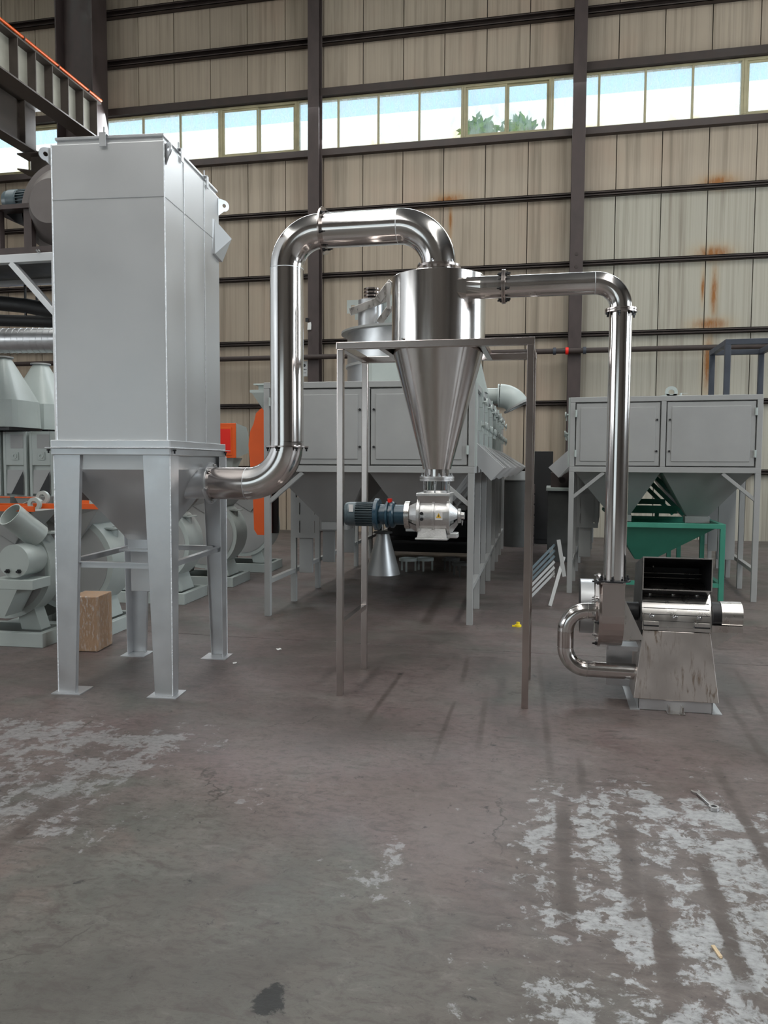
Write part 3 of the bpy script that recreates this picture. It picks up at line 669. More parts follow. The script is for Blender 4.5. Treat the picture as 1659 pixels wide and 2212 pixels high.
B(MB().box(VX - .12, VX + .10, CY - .115, CY + .115, 1.035, 1.048).hexa([(VX - .11, CY - .10, 1.048), (VX + .092, CY - .10, 1.048), (VX + .092, CY + .10, 1.048), (VX - .11, CY + .10, 1.048)], [(VX - .098, CY - .08, 1.12), (VX + .085, CY - .08, 1.12), (VX + .085, CY + .08, 1.12), (VX - .098, CY + .08, 1.12)]), 'bottom_flange', 'cast_aluminium', rv, .003)
# left lantern and right bearing bracket, open at the top front
for side in (-1, 1):
    xa = VX + side * .112; xb_ = VX + side * (.172 if side < 0 else .158)
    m = MB(); rA, rB = .125, (.088 if side < 0 else .06)
    for k_ in range(4):
        a0 = [-.25, .55, 2.3, 3.7][k_] * 1.0; a1 = [.15, .95, 3.4, 5.75][k_]
        ar = [(a0 + (a1 - a0) * i / 8) for i in range(9)]
        m.loft([[(xa, CY + rA * math.cos(q), VZ + rA * math.sin(q)) for q in ar], [(xb_, CY + rB * math.cos(q), VZ + rB * math.sin(q)) for q in ar]], True, closed=False)
        m.loft([[(xa, CY + (rA - .012) * math.cos(q), VZ + (rA - .012) * math.sin(q)) for q in ar], [(xb_, CY + (rB - .012) * math.cos(q), VZ + (rB - .012) * math.sin(q)) for q in ar]], True, closed=False)
    B(m, 'bracket', 'cast_aluminium', rv)
    B(MB().cyl((xa, CY, VZ), (xb_, CY, VZ), .03, n=16), 'shaft', 'bolt_steel', rv)
B(MB().cyl((VX - .172, CY, VZ), (VX - .205, CY, VZ), .096, n=40), 'lantern_flange', 'mill_steel', rv, .003)
B(MB().cyl((VX + .158, CY, VZ), (VX + .176, CY, VZ), .05, n=24).cyl((VX + .176, CY, VZ + .002), (VX + .202, CY, VZ + .002), .025, n=16), 'bearing', 'cast_aluminium', rv, .003)
B(MB().cyl((VX + .19, CY - .03, VZ - .028), (VX + .19, CY - .03, VZ - .062), .008, .003, n=8), 'grease_nipple', 'bolt_steel', rv)
B(MB().box(VX + .09, VX + .16, CY - .05, CY + .05, VZ - .15, VZ - .115), 'foot_lug', 'cast_aluminium', rv, .006)
for q in (-.5, .5):
    inst(BOLT_B, 'bolt', rv, (VX - .075, CY - .118, VZ + q * .04), to_dir((0, -1, 0)))
# gear motor
gx = VX - .205
B(MB().lathe([(.07, 0), (.07, .075), (.062, .082)], (gx, CY, VZ), (-1, 0, 0), 36), 'gearbox_neck', 'motor_blue', rv)
B(MB().lathe([(0, .075), (.085, .076), (.092, .084), (.092, .10), (.075, .104), (.075, .116), (.092, .12), (.092, .134), (.07, .14), (.07, .185)], (gx, CY, VZ), (-1, 0, 0), 40), 'gearbox', 'motor_blue', rv)
B(MB().cyl((gx - .11, CY - .015, VZ + .085), (gx - .11, CY - .015, VZ + .112), .017, n=12), 'oil_plug', 'red_plastic', rv, .002)
B(MB().lathe([(0, .185), (.108, .186), (.112, .192), (.112, .214), (.10, .22), (0, .22)], (gx, CY, VZ), (-1, 0, 0), 40), 'motor_flange', 'motor_blue', rv)
mo = MB(); mo.cyl((gx - .22, CY, VZ), (gx - .35, CY, VZ), .07, n=36)
for i in range(28):
    a = 2 * PI * i / 28; c_, s_ = math.cos(a), math.sin(a)
    mo.bar((gx - .225, CY + .076 * c_, VZ + .076 * s_), (gx - .348, CY + .076 * c_, VZ + .076 * s_), .005, .018, (0, c_, s_))
B(mo, 'motor_body', 'motor_grey', rv)
B(MB().lathe([(.082, .345), (.084, .352), (.084, .40), (.078, .425), (.05, .438), (0, .44)], (gx, CY, VZ), (-1, 0, 0), 36), 'fan_cover', 'motor_grey', rv)
B(MB().box(gx - .385, gx - .355, CY - .086, CY - .083, VZ + .02, VZ + .07), 'rating_plate', 'sticker_white', rv)
st_ = B(MB().box(VX + .018, VX + .068, CY - .1215, CY - .117, VZ - .022, VZ + .030), 'warning_sticker', 'sticker_white', rv)
B(MB().prism([(VX + .023, VZ - .008), (VX + .059, VZ - .008), (VX + .041, VZ + .024)], 'y', CY - .1225, CY - .1215), 'warning_triangle', 'sticker_yellow', st_)
B(MB().prism([(VX + .0385, VZ - .001), (VX + .0435, VZ - .001), (VX + .0425, VZ + .013), (VX + .0395, VZ + .013)], 'y', CY - .1232, CY - .1225), 'warning_mark', 'print_black', st_)

# ================================================================== thin duct from the blower to the cyclone
pd = thing('inlet_duct', 'thin polished stainless duct rising from the blower and turning level into the cyclone', 'duct', (.411, TY, .82))
r2 = .0685; PX2 = .411
B(MB().cyl((-.302, TY, ZI), (.255, TY, ZI), r2, n=40, cap=(0, 0)), 'straight_pipe', 'stainless', pd)
flange(pd, (-.299, TY, ZI), (1, 0, 0), .106, .066, .010, 'stainless_brushed', 6, BOLT_B, .092)
ZE = ZI - .17
B(MB().elbow((PX2 - .158, TY, ZI - .158), (0, 0, 1), (1, 0, 0), .158, r2, n=40), 'elbow', 'stainless', pd)
B(MB().cyl((PX2, TY, ZI - .158), (PX2, TY, .822), r2, n=40, cap=(0, 0)), 'straight_pipe', 'stainless', pd)
for dz in (.007, -.007): flange(pd, (PX2, TY, ZI - .176 + dz), (0, 0, 1), .096, .066, .010, 'stainless_brushed', 6 if dz < 0 else 0, BOLT_B, .084, bolts_on=-1)
B(MB().tube((PX2 - .160, TY, ZI), (PX2 - .156, TY, ZI), r2 + .001, r2 - .002, 40), 'weld_ring', 'weld', pd)
flange(pd, (PX2, TY, .823), (0, 0, 1), .098, .066, .008, 'black_steel', 6, BOLT_B, .086)

# ================================================================== blower
bl = thing('blower', 'small stainless centrifugal blower under the thin vertical duct beside the mill', 'blower', (.40, 5.2, .38))
BYc, BZc, BR = 5.215, .605, .232
BX0, BX1 = .335, .470
vol = []
for i in range(31):
    a = math.radians(180 + i * 11.2); rr = BR - .03 * (i / 30)
    vol.append((BYc + rr * math.cos(a), BZc + rr * math.sin(a)))
poly = [(BYc - BR, .81)] + vol + [(BYc - .075, BZc + .19), (BYc - .075, .81)]
B(MB().prism(poly, 'x', BX0, BX1), 'volute', 'stainless_brushed', bl, .003)
B(MB().box(BX0 - .012, BX1 + .004, TY - .085, TY + .085, .806, .818), 'outlet_flange', 'stainless_brushed', bl, .002)
B(MB().cyl((BX0, BYc, BZc), (BX0 - .016, BYc, BZc), BR + .006, n=48), 'cover_plate', 'stainless_brushed', bl, .002)
for i in range(10):
    a = i * PI / 5 + .2; inst(BOLT_B if i % 2 else BOLT, 'bolt', bl, (BX0 - .016, BYc + (BR - .012) * math.cos(a), BZc + (BR - .012) * math.sin(a)), to_dir((-1, 0, 0)))
flange(bl, (BX0 - .022, BYc, BZc + .0), (1, 0, 0), .085, .05, .01, 'stainless_brushed', 5, BOLT, .072, bolts_on=-1, name='inlet_flange')
B(MB().box(BX0 + .06, .60, BYc - .02, BYc + .16, .345, .375).box(BX0 + .06, .56, BYc + .14, BYc + .16, .07, .36), 'bracket', 'galvanised', bl)
B(MB().cyl((BX1, BYc, BZc), (.575, BYc, BZc), .06, n=24), 'bearing_housing', 'black_steel', bl)
B(MB().hexa([(BX1, BYc - .15, .45), (.60, BYc - .15, .45), (.60, BYc - .13, .45), (BX1, BYc - .13, .45)], [(BX1, BYc - .15, .70), (BX1 + .01, BYc - .15, .70), (BX1 + .01, BYc - .13, .70), (BX1, BYc - .13, .70)]), 'stiffener', 'mill_steel', bl)

# pulley guard behind the blower
pg = thing('drive_pulley', 'dark round drive pulley with pale rim behind the small blower', 'pulley', (.26, 5.62, .38))
B(MB().cyl((.225, 5.62, .555), (.30, 5.62, .555), .185, n=48), 'disc', 'black_steel', pg, .004)
B(MB().tube((.225, 5.62, .555), (.315, 5.62, .555), .19, .18, 48), 'rim', 'galvanised', pg)
B(MB().cyl((.30, 5.62, .555), (.62, 5.62, .555), .025, n=12), 'shaft', 'black_steel', pg)

# suction bend
sp = thing('suction_pipe', 'polished stainless U-shaped pipe looping from the mill base up to the blower inlet', 'pipe', (.12, BYc, .2))
rs_ = .0525; ux = .122; zu, zd = BZc - .01, .208; RU = .14
B(MB().cyl((BX0 - .02, BYc, zu), (ux + RU, BYc, zu), rs_, n=36, cap=(0, 0)), 'straight_pipe', 'stainless', sp)
B(MB().elbow((ux + RU, BYc, zu - RU), (0, 0, 1), (-1, 0, 0), RU, rs_, n=36), 'elbow', 'stainless', sp)
B(MB().cyl((ux, BYc, zu - RU), (ux, BYc, zd + RU), rs_, n=36, cap=(0, 0)), 'straight_pipe', 'stainless_brushed', sp)
B(MB().elbow((ux + RU, BYc, zd + RU), (-1, 0, 0), (0, 0, -1), RU, rs_, n=36), 'elbow', 'stainless', sp)
B(MB().cyl((ux + RU, BYc, zd), (.585, BYc, zd), rs_, n=36, cap=(0, 0)), 'straight_pipe', 'stainless', sp)
for c_, d_ in (((ux + RU, BYc, zu), (1, 0, 0)), ((ux, BYc, zu - RU), (0, 0, 1)), ((ux, BYc, zd + RU), (0, 0, 1)), ((ux + RU, BYc, zd), (1, 0, 0))):
    B(MB().tube(Vector(c_) - Vector(d_) * .0015, Vector(c_) + Vector(d_) * .0015, rs_ + .001, rs_ - .002, 36), 'weld_ring', 'mill_steel', sp)

# ================================================================== hammer mill
hm = thing('hammer_mill', 'stained stainless hammer mill with open feed hopper and hinged round cover', 'mill', (.80, 5.35, 0))
F0 = 5.075; BK = 5.72; ZA, ZH = .072, .50
lo = ring4(.545, 1.055, F0, BK + .02, ZA); hi = ring4(.598, 1.003, F0 + .055, BK - .05, ZH)
B(MB().hexa(lo, hi), 'lower_body', 'mill_plate', hm, .004)
MCY, MCZ, MR = 5.385, .525, .255                                        # round cover, axis along x
def arc(a0, a1, r_, k_=14): return [(MCY + r_ * math.cos(math.radians(a0 + (a1 - a0) * i / k_)), MCZ + r_ * math.sin(math.radians(a0 + (a1 - a0) * i / k_))) for i in range(k_ + 1)]
co_ = MB(); ar = arc(185, 98, MR, 18)
co_.loft([[(.592, y, z) for y, z in ar], [(1.002, y, z) for y, z in ar]], True, closed=False)
co_.loft([[(.592, y, z) for y, z in arc(185, 98, MR - .01, 18)], [(1.002, y, z) for y, z in arc(185, 98, MR - .01, 18)]], True, closed=False)
B(co_, 'round_cover', 'mill_steel', hm)
full = arc(0, 360, MR, 40)[:-1]
for xa in (.588, 1.002): B(MB().prism(full, 'x', xa, xa + .008), 'side_plate', 'mill_steel' if xa > 1 else 'black_steel', hm)
B(MB().prism(full, 'x', .60, .998), 'rotor_case', 'black_steel', hm)
for zz, ang in ((.718, 128), (.592, 165)):
    for xx in (.648, .790, .935):
        a = math.radians(ang); inst(DOME, 'dome_nut', hm, (xx, MCY + MR * math.cos(a), MCZ + MR * math.sin(a)), to_dir((0, math.cos(a), math.sin(a))), (1.5,) * 3)
for xa in (.600, .905):
    h_ = B(MB().box(xa, xa + .092, F0 + .045, F0 + .055, .505, .532).box(xa, xa + .092, F0 + .040, F0 + .050, .538, .562), 'hinge', 'mill_steel', hm, .002)
    B(MB().cyl((xa, F0 + .046, .535), (xa + .092, F0 + .046, .535), .007, n=10), 'hinge_pin', 'black_steel', h_)
# feed hopper: mouth faces the viewer
HXa, HXb = .588, 1.000; mz0, mz1 = .762, .972; ym = 5.12
hp_ = MB()
def plate(a, b, c_, d_, n_, th=.004):
    n_ = Vector(n_) * th; hp_.hexa([a, b, c_, d_], [tuple(Vector(q) + n_) for q in (a, b, c_, d_)])
yb_, zb1 = 5.52, .86
for xx, s_ in ((HXa, 1), (HXb, -1)):
    plate((xx, ym, mz0), (xx, ym, mz1), (xx, yb_, zb1), (xx, yb_, .60), (s_, 0, 0))
plate((HXa, ym, mz1), (HXb, ym, mz1), (HXb, yb_, zb1), (HXa, yb_, zb1), (0, 0, -1))
plate((HXa, ym, mz0), (HXb, ym, mz0), (HXb, yb_, .60), (HXa, yb_, .60), (0, 0, 1))
plate((HXa, yb_, .60), (HXb, yb_, .60), (HXb, yb_, zb1), (HXa, yb_, zb1), (0, 1, 0))
B(hp_, 'feed_hopper', 'black_steel', hm)
ri = MB(); e_ = .007
ri.box(HXa - .002, HXb + .002, ym - .006, ym, mz1 - e_, mz1); ri.box(HXa - .002, HXb + .002, ym - .006, ym, mz0, mz0 + e_); ri.box(HXa - .002, HXa + e_ - .002, ym - .006, ym, mz0 + e_, mz1 - e_); ri.box(HXb - e_ + .002, HXb + .002, ym - .006, ym, mz0 + e_, mz1 - e_)
B(ri, 'hopper_rim', 'mill_steel', hm)
B(MB().hexa([(HXa - .006, ym, mz1 - .005), (HXa, ym, mz1 - .005), (HXa, 5.50, .88), (HXa - .006, 5.50, .88)], [(HXa - .006, ym, .56), (HXa, ym, .56), (HXa, 5.58, .56), (HXa - .006, 5.58, .56)]), 'hopper_side', 'grey_paint_dark', hm)
for zz in (.80, .83): B(MB().cyl((HXa + .006, 5.42, zz), (HXb - .006, 5.42, zz), .003, n=6), 'hopper_rod', 'mill_steel', hm)
B(MB().tube((.69, 5.50, .875), (.697, 5.50, .875), .035, .018, 16), 'lifting_ring', 'mill_steel', hm)
# belt guard on the right
gd = B(MB().cyl((1.062, 5.19, .605), (1.185, 5.19, .605), .090, n=48, cap=(1, 1)), 'pulley_guard', 'mill_steel', hm, .003)
B(MB().cyl((1.012, 5.19, .605), (1.066, 5.19, .605), .082, n=36), 'pulley', 'black_steel', gd)
B(MB().hexa([(1.01, 5.16, .40), (1.03, 5.16, .40), (1.03, 5.165, .40), (1.01, 5.165, .40)], [(1.01, 5.16, .52), (1.185, 5.16, .515), (1.185, 5.165, .515), (1.01, 5.165, .52)]), 'guard_bracket', 'mill_steel', hm)
B(MB().hexa([(1.005, 5.11, .51), (1.185, 5.11, .515), (1.185, 5.14, .515), (1.005, 5.14, .51)], [(1.005, 5.104, .555), (1.185, 5.104, .555), (1.185, 5.11, .555), (1.005, 5.11, .555)]), 'guard_lip', 'mill_steel', hm)
# base frame
bf = MB(); bf.box(.575, 1.02, F0 + .01, F0 + .016, 0, .072); bf.box(.575, 1.02, F0 + .01, F0 + .05, 0, .005)
B(bf, 'front_rail', 'galvanised', hm, .002)
for xa in (.525, 1.015): B(MB().box(xa, xa + .06, F0 - .005, 6.3, 0, .006).box(xa + (.05 if xa < 1 else 0), xa + (.056 if xa < 1 else .006), F0 + .01, 6.3, .006, .072), 'side_rail', 'galvanised', hm)
B(MB().box(.525, 1.07, 6.24, 6.3, 0, .072), 'rear_rail', 'galvanised', hm)
B(MB().box(.745, .85, F0 - .06, F0 + .01, 0, .006).box(.752, .760, F0 - .05, F0 + .01, .006, .045).box(.832, .840, F0 - .05, F0 + .01, .006, .045), 'anchor_lug', 'mill_steel', hm)
B(MB().box(.60, 1.0, 5.78, 6.2, .07, .14).cyl((.62, 5.98, .29), (.96, 5.98, .29), .145, n=32), 'drive_motor', 'motor_grey', hm, .003)

# ================================================================== long grey screening machines (centre and right)
def bmesh_of(mb, name, mat):
    me = mb.mesh(name); me.materials.append(MAT[mat]); return me
KNOB = bmesh_of(MB().box(-.03, .004, -.045, .045, -.05, .05).cyl((.004, 0, 0), (.05, 0, 0), .014, n=8).cyl((.04, 0, 0), (.055, 0, 0), .038, n=8).box(.03, .045, -.012, .012, -.075, .0), 'clamp', 'grey_paint_light')
def make_machine(name, label, loc, rot, ny, chute_right, chute_left):
    r_ = thing(name, label, 'machine', loc, rot, world=False)
    WX = 2.10; ZT_, ZB_ = 2.345, 1.525; L = ny[-1] + .06; p = .06
    body = B(MB().box(.03, WX - .03, .045, L, ZB_, ZT_ - .03), 'cabinet', 'grey_paint', r_, .004)
    fr = MB(); fr.box(0, WX, 0, p, ZT_ - p, ZT_); fr.box(0, WX, 0, p, ZB_ - .065, ZB_); fr.box(WX / 2 - .025, WX / 2 + .03, 0, p, ZB_, ZT_ - p)
    fr.box(0, p, 0, p, ZB_, ZT_ - p); fr.box(WX - p, WX, 0, p, ZB_, ZT_ - p)
    B(fr, 'front_frame', 'grey_paint', r_, .004)
    B(MB().box(0, p, p, L, ZT_ - p, ZT_).box(WX - p, WX, p, L, ZT_ - p, ZT_), 'top_rail', 'grey_paint', r_, .004)
    B(MB().box(0, p, p, L, ZB_ - .065, ZB_).box(WX - p, WX, p, L, ZB_ - .065, ZB_), 'side_rail', 'grey_paint', r_, .004)
    for k_, (xa, xb) in enumerate(((p + .012, WX / 2 - .037), (WX / 2 + .042, WX - p - .012))):
        za, zb = ZB_ + .014, ZT_ - p - .014
        d_ = B(MB().box(xa, xb, .010, .042, za, zb), 'door', 'grey_paint', r_, .003)
        q = .05; rim = MB(); e = .006
        B(MB().box(xa + q, xb - q, .003, .012, za + q, zb - q), 'door_panel', 'grey_paint', d_, .006)
        hx_ = xa - .018 if k_ == 0 else xb - .012
        for zz in (za + .10, zb - .16): B(MB().box(hx_, hx_ + .03, -.008, .004, zz, zz + .085).cyl((hx_ + .015, -.008, zz), (hx_ + .015, -.008, zz + .085), .009, n=8), 'hinge', 'grey_paint_light', d_)
        kx = xb - .03 if k_ == 0 else xa + .03
        for zz in (za + .17, zb - .20): B(MB().cyl((kx, .012, zz), (kx, -.006, zz), .012, n=10), 'latch', 'black_steel', d_)
    # legs on both sides and lower stringers
    for i, y in enumerate(ny):
        for x in (0, WX - p): B(MB().box(x, x + p, y, y + p, 0, ZB_ - .065), 'leg', 'grey_paint', r_, .003)
    for i in range(0, len(ny) - 1):
        for x in (.005, WX - p + .005): B(MB().box(x, x + .05, ny[i] + p, ny[i + 1], .33, .375), 'stringer', 'grey_paint', r_)
    # braces at the front corners
    B(MB().bar((p - .01, .03, 1.16), (.40, .03, ZB_ - .07), .04, .045, (0, 1, 0)), 'corner_brace', 'grey_paint', r_, .003)
    B(MB().bar((WX - p + .01, .03, 1.16), (WX - .40, .03, ZB_ - .07), .04, .045, (0, 1, 0)), 'corner_brace', 'grey_paint', r_, .003)
    # hoppers in two rows below
    for j in range(max(1, int(L / 1.9))):
        for i in range(2):
            xa, xb = (.06, WX / 2 - .01) if i == 0 else (WX / 2 + .01, WX - .06); ya = .08 + j * 1.9; yb = ya + 1.8
            cx_ = xa + .54 if i == 0 else xb - .54; cy_ = ya + .55
            h = MB(); h.loft([ring4(xa, xb, ya, yb, ZB_ - .06), ring4(cx_ - .12, cx_ + .12, cy_ - .12, cy_ + .12, .93)], False)
            ho = B(h, 'hopper', 'grey_paint', r_)
            B(MB().box(cx_ - .14, cx_ + .14, cy_ - .14, cy_ + .14, .85, .93), 'spout', 'grey_paint', ho, .003)
    # slotted mounting plates and wide posts along the inner left side
    for y in ny[1:4]:
        pl_ = MB(); xa, xb, za, zb = .06, .34, .72, 1.17
        xsl = [xa, xa + .045, xa + .06, xb - .06, xb - .045, xb]
        for a, b in zip(xsl[::2], xsl[1::2]): pl_.box(a, b, y - .02, y - .012, za, zb)
        for a, b in ((xsl[1], xsl[2]), (xsl[3], xsl[4])):
            for z0, z1 in ((za, za + .06), (za + .19, za + .26), (za + .39, zb)): pl_.box(a, b, y - .02, y - .012, z0, z1)
        B(pl_, 'slotted_plate', 'grey_paint', r_)
        B(MB().box(.10, .25, y, y + .05, .33, 1.40), 'post', 'grey_paint', r_, .004)
        if not chute_right: B(MB().box(WX - .30, WX - .10, y, y + .05, .36, 1.40), 'post', 'grey_paint', r_, .004)
    # side units: ribs, clamps, discharge chutes
    n_u = int((L - .3) / .84)
    for side, on in ((1, chute_right), (-1, chute_left)):
        xs_ = WX if side > 0 else 0
        if not on: continue
        for i in range(n_u):
            y = .42 + i * .84
            B(MB().box(xs_ - .02, xs_ + .02, y - .40, y - .37, ZB_, ZT_), 'rib', 'grey_paint_light', r_)
            for zz, yy in ((2.17, y + .1), (1.93, y), (1.93, y + .25)):
                o = inst(KNOB, 'clamp', r_, (xs_ + side * .03, yy, zz))
                if side < 0: o.rotation_euler = (0, 0, PI)
            for ya, yb in ((y - .10, y + .08), (y + .32, y + .50)):
              c_ = MB()
              A_ = [(xs_ - side * .01, ya, 1.545), (xs_ - side * .01, yb, 1.545), (xs_ - side * .01, yb, 1.76), (xs_ - side * .01, ya, 1.76)]
              ex = min(i, 4) * .035; Bq = [(xs_ + side * (.14 + ex), ya, 1.385), (xs_ + side * (.14 + ex), yb, 1.385), (xs_ + side * (.265 + ex), yb, 1.51), (xs_ + side * (.265 + ex), ya, 1.51)]
              c_.loft([A_, Bq], False)
              B(c_, 'chute', 'silver_paint', r_)
    return r_
m1 = make_machine('screening_machine', 'long grey steel machine on many legs behind the cyclone stand', (-2.80, 7.375, 0), math.radians(.9), [0, .86, 1.82, 2.88, 3.92, 4.95, 5.9, 6.9], True, False)
m2 = make_machine('screening_machine', 'grey steel machine with two wide doors at right behind the mill', (.225, 9.575, 0), math.radians(-4.0), [0, 1.0, 2.0, 3.0, 4.0], False, True)
# orange belt guard on the left flank of the centre machine (local frame of m1)
og = [(-.13, 1.98), (-.10, 2.10), (-.04, 2.155), (.0, 2.16), (.0, .74), (-.09, .74), (-.13, .80), (-.14, 1.2), (-.17, 1.5), (-.19, 1.75), (-.17, 1.9)]
og = [(x - .30, z) for x, z in og]
gB = B(MB().prism(og, 'y', .86, 1.10), 'belt_guard', 'orange_paint', m1, .006, label='bright orange curved belt guard')
B(MB().prism([(x + .06, z + .0) for x, z in og], 'y', 1.10, 1.16), 'guard_back', 'black_rubber', gB)
B(MB().box(-.31, .0, 1.0, 1.1, 1.75, 1.85).box(-.31, 0, 1.0, 1.1, 1.5, 1.6), 'guard_arm', 'grey_paint', gB)
# inlet hopper lip on the left top corner
B(MB().hexa([(-.02, .35, 1.95), (.0, .35, 1.95), (.0, .8, 1.95), (-.02, .8, 1.95)], [(-.22, .25, 2.27), (.0, .25, 2.27), (.0, .9, 2.27), (-.22, .9, 2.27)]), 'side_funnel', 'grey_paint_light', m1)
B(MB().box(-.24, .0, .25, .9, 2.27, 2.30).box(-.20, -.06, .4, .7, 2.30, 2.36).box(-.24, -.02, .36, .74, 2.36, 2.375), 'side_funnel_rim', 'grey_paint_light', m1)

# ================================================================== things on top of the centre machine
ZM = 2.345
vt = thing('mixing_tub', 'round light grey tub with flat rim and top drive behind the cyclone', 'tub', (-1.75, 9.6, ZM))
tx, ty, tr_ = -1.78, 9.6, .72
B(MB().cyl((tx, ty, ZM), (tx, ty, 3.13), tr_, n=64, cap=(0, 1)), 'shell', 'galvanised', vt)
B(MB().tube((tx, ty, 3.13), (tx, ty, 3.155), tr_ + .075, .3, 64), 'rim', 'grey_paint', vt, .003)
B(MB().tube((tx, ty, 2.72), (tx, ty, 2.75), tr_ + .02, .6, 64), 'hoop', 'grey_paint', vt)
B(MB().cyl((-2.14, ty - .35, 3.155), (-2.14, ty - .35, 3.50), .155, n=36), 'drive_housing', 'galvanised', vt)
B(MB().cyl((-1.92, ty - .2, 3.155), (-1.92, ty - .2, 3.56), .17, n=36), 'bearing_housing', 'grey_paint_light', vt, .01)
for i in range(4): B(MB().tube((-2.13, ty - .35, 3.50 + i * .04), (-2.13, ty - .35, 3.52 + i * .04), .10, .03, 28), 'pulley_ring', 'stainless_brushed', vt)
B(MB().cyl((-2.13, ty - .35, 3.5), (-2.13, ty - .35, 3.65), .05, n=16), 'pulley_core', 'black_steel', vt)
for a, b in (((-2.36, ty - .52, 3.34), (-1.90, ty - .50, 3.50)), ((-2.02, ty - .53, 3.46), (-1.86, ty - .49, 3.68)), ((-2.0, ty - .53, 3.20), (-1.86, ty - .49, 3.40)), ((-1.885, ty - .51, 3.36), (-1.885, ty - .51, 3.66))):
    B(MB().bar(a, b, .04, .085), 'bracket_arm', 'mill_steel', vt, .003)
def hook(xa, s):
    m = MB(); y_ = ty - .25
    m.box(min(xa, xa + s * .17), max(xa, xa + s * .17), y_, y_ + .01, 3.48, 3.54); m.box(min(xa + s * .12, xa + s * .17), max(xa + s * .12, xa + s * .17), y_, y_ + .01, 3.38, 3.48); m.box(min(xa, xa + s * .07), max(xa, xa + s * .07), y_, y_ + .01, 3.30, 3.48)
    B(m, 'hook_plate', 'grey_paint_light', vt)
hook(-2.295, -1); hook(-1.75, 1)
cb = thing('control_cabinet', 'pale grey cabinet with small door on top of the centre machine', 'cabinet', (-1.2, 8.6, ZM))
B(MB().box(-1.98, -.95, 8.35, 8.8, ZM, 2.72), 'body', 'grey_paint_light', cb, .005)
B(MB().box(-1.92, -1.42, 8.338, 8.352, ZM + .02, 2.66), 'door', 'grey_paint_light', cb, .003)
B(MB().box(-1.36, -1.345, 8.32, 8.35, 2.52, 2.64), 'handle', 'black_steel', cb)
B(MB().cyl((-1.66, 8.338, ZM + .0), (-1.66, 8.33, ZM + .0), .085, n=24), 'arch_hole', 'grey_paint', cb)  # flat darker disc drawn for the arched hole at the foot
B(MB().prism([(-.98, ZM), (-.70, ZM), (-.80, 2.75), (-.88, 3.05), (-.98, 3.05)], 'y', 8.7, 9.0), 'sloped_hood', 'grey_paint_light', cb, .005)
ed = thing('elbow_duct', 'pale grey flanged duct elbow poking out right of the cyclone cone', 'duct', (-.6, 10.2, ZM))
B(MB().cyl((-1.2, 10.2, 2.43), (-.66, 10.2, 2.43), .10, n=32), 'pipe', 'grey_paint_light', ed)
flange(ed, (-.66, 10.2, 2.43), (1, 0, 0), .15, .08, .02, 'grey_paint_light', 6, BOLT, .13)
B(MB().elbow((-.64, 10.2, 2.18), (0, 0, 1), (1, 0, -.0), .25, .15, a0=0, a1=62), 'elbow', 'grey_paint_light', ed)
a_ = math.radians(62)
flange(ed, (-.64 + .25 * math.sin(a_), 10.2, 2.18 + .25 * math.cos(a_)), (math.cos(a_), 0, -math.sin(a_)), .19, .13, .02, 'grey_paint', 0)
B(MB().cyl((-1.1, 10.2, ZM), (-1.1, 10.2, 2.36), .06, n=12), 'support', 'grey_paint_light', ed)

# on top of the right machine
zr = 2.345
lr = thing('lifting_lug', 'grey lifting lug ring on top of the right machine', 'lug', (1.45, 10.2, zr))
B(MB().tube((1.45, 10.19, zr + .10), (1.45, 10.22, zr + .10), .075, .035, 24), 'ring', 'grey_paint_light', lr); B(MB().box(1.385, 1.515, 10.19, 10.22, zr, zr + .08), 'base', 'grey_paint_light', lr); B(MB().hexa([(1.2, 10.15, zr), (1.39, 10.15, zr), (1.39, 10.27, zr), (1.2, 10.27, zr)], [(1.28, 10.15, zr + .05), (1.39, 10.15, zr + .07), (1.39, 10.27, zr + .07), (1.28, 10.27, zr + .05)]), 'cleat', 'grey_paint_light', lr)
B(MB().box(1.52, 1.58, 10.17, 10.24, zr, zr + .06).box(1.55, 1.64, 10.2, 10.205, zr + .085, zr + .09).cyl((1.56, 10.2, zr + .06), (1.56, 10.2, zr + .09), .012, n=8), 'lug_bolt', 'grey_paint_light', lr)
ff = thing('tube_rack', 'dark blue-grey square tube frame on top of the right machine', 'rack', (2.6, 11.3, zr))
fx0, fx1, fy0, fy1, fz = 2.21, 2.86, 10.95, 11.95, 3.19
for x in (fx0, fx1):
    for y in (fy0, fy1): B(MB().box(x, x + .07, y, y + .07, zr, fz - .07), 'post', 'dark_blue_steel', ff, .004)
for y in (fy0, fy1): B(MB().box(fx0, fx1 + .07, y, y + .07, fz - .07, fz), 'top_rail', 'dark_blue_steel', ff, .004)
for x in (fx0, fx1): B(MB().box(x, x + .07, fy0 + .07, fy1, fz - .07, fz), 'top_rail', 'dark_blue_steel', ff, .004)

# ================================================================== green hopper stand under the right machine
gs = thing('green_hopper_stand', 'green steel hopper in an open frame standing under the right machine', 'hopper', (1.4, 9.9, 0))
gx0, gx1, gy0, gy1, gz, q = .72, 1.955, 9.36, 10.55, .885, .055
for x in (gx0, gx1 - q):
    for y in (gy0, gy1): B(MB().box(x, x + q, y, y + q, 0, gz - q), 'leg', 'green_paint', gs, .003)
for y in (gy0, gy1): B(MB().box(gx0, gx1, y, y + q, gz - q, gz), 'top_rail', 'green_paint', gs, .003)
for x in (gx0, gx1 - q): B(MB().box(x, x + q, gy0 + q, gy1, gz - q, gz), 'top_rail', 'green_paint', gs, .003)
for z in (.16, ): 
    B(MB().box(gx1 - q, gx1, gy0 + q, gy1, z, z + .045), 'lower_rail', 'green_paint', gs); B(MB().box(gx0, gx0 + q, gy0 + q, gy1, z, z + .045), 'lower_rail', 'green_paint', gs); B(MB().box(gx0 + q, gx1 - q, gy0 + .005, gy0 + .05, z, z + .045), 'lower_rail', 'green_paint', gs)
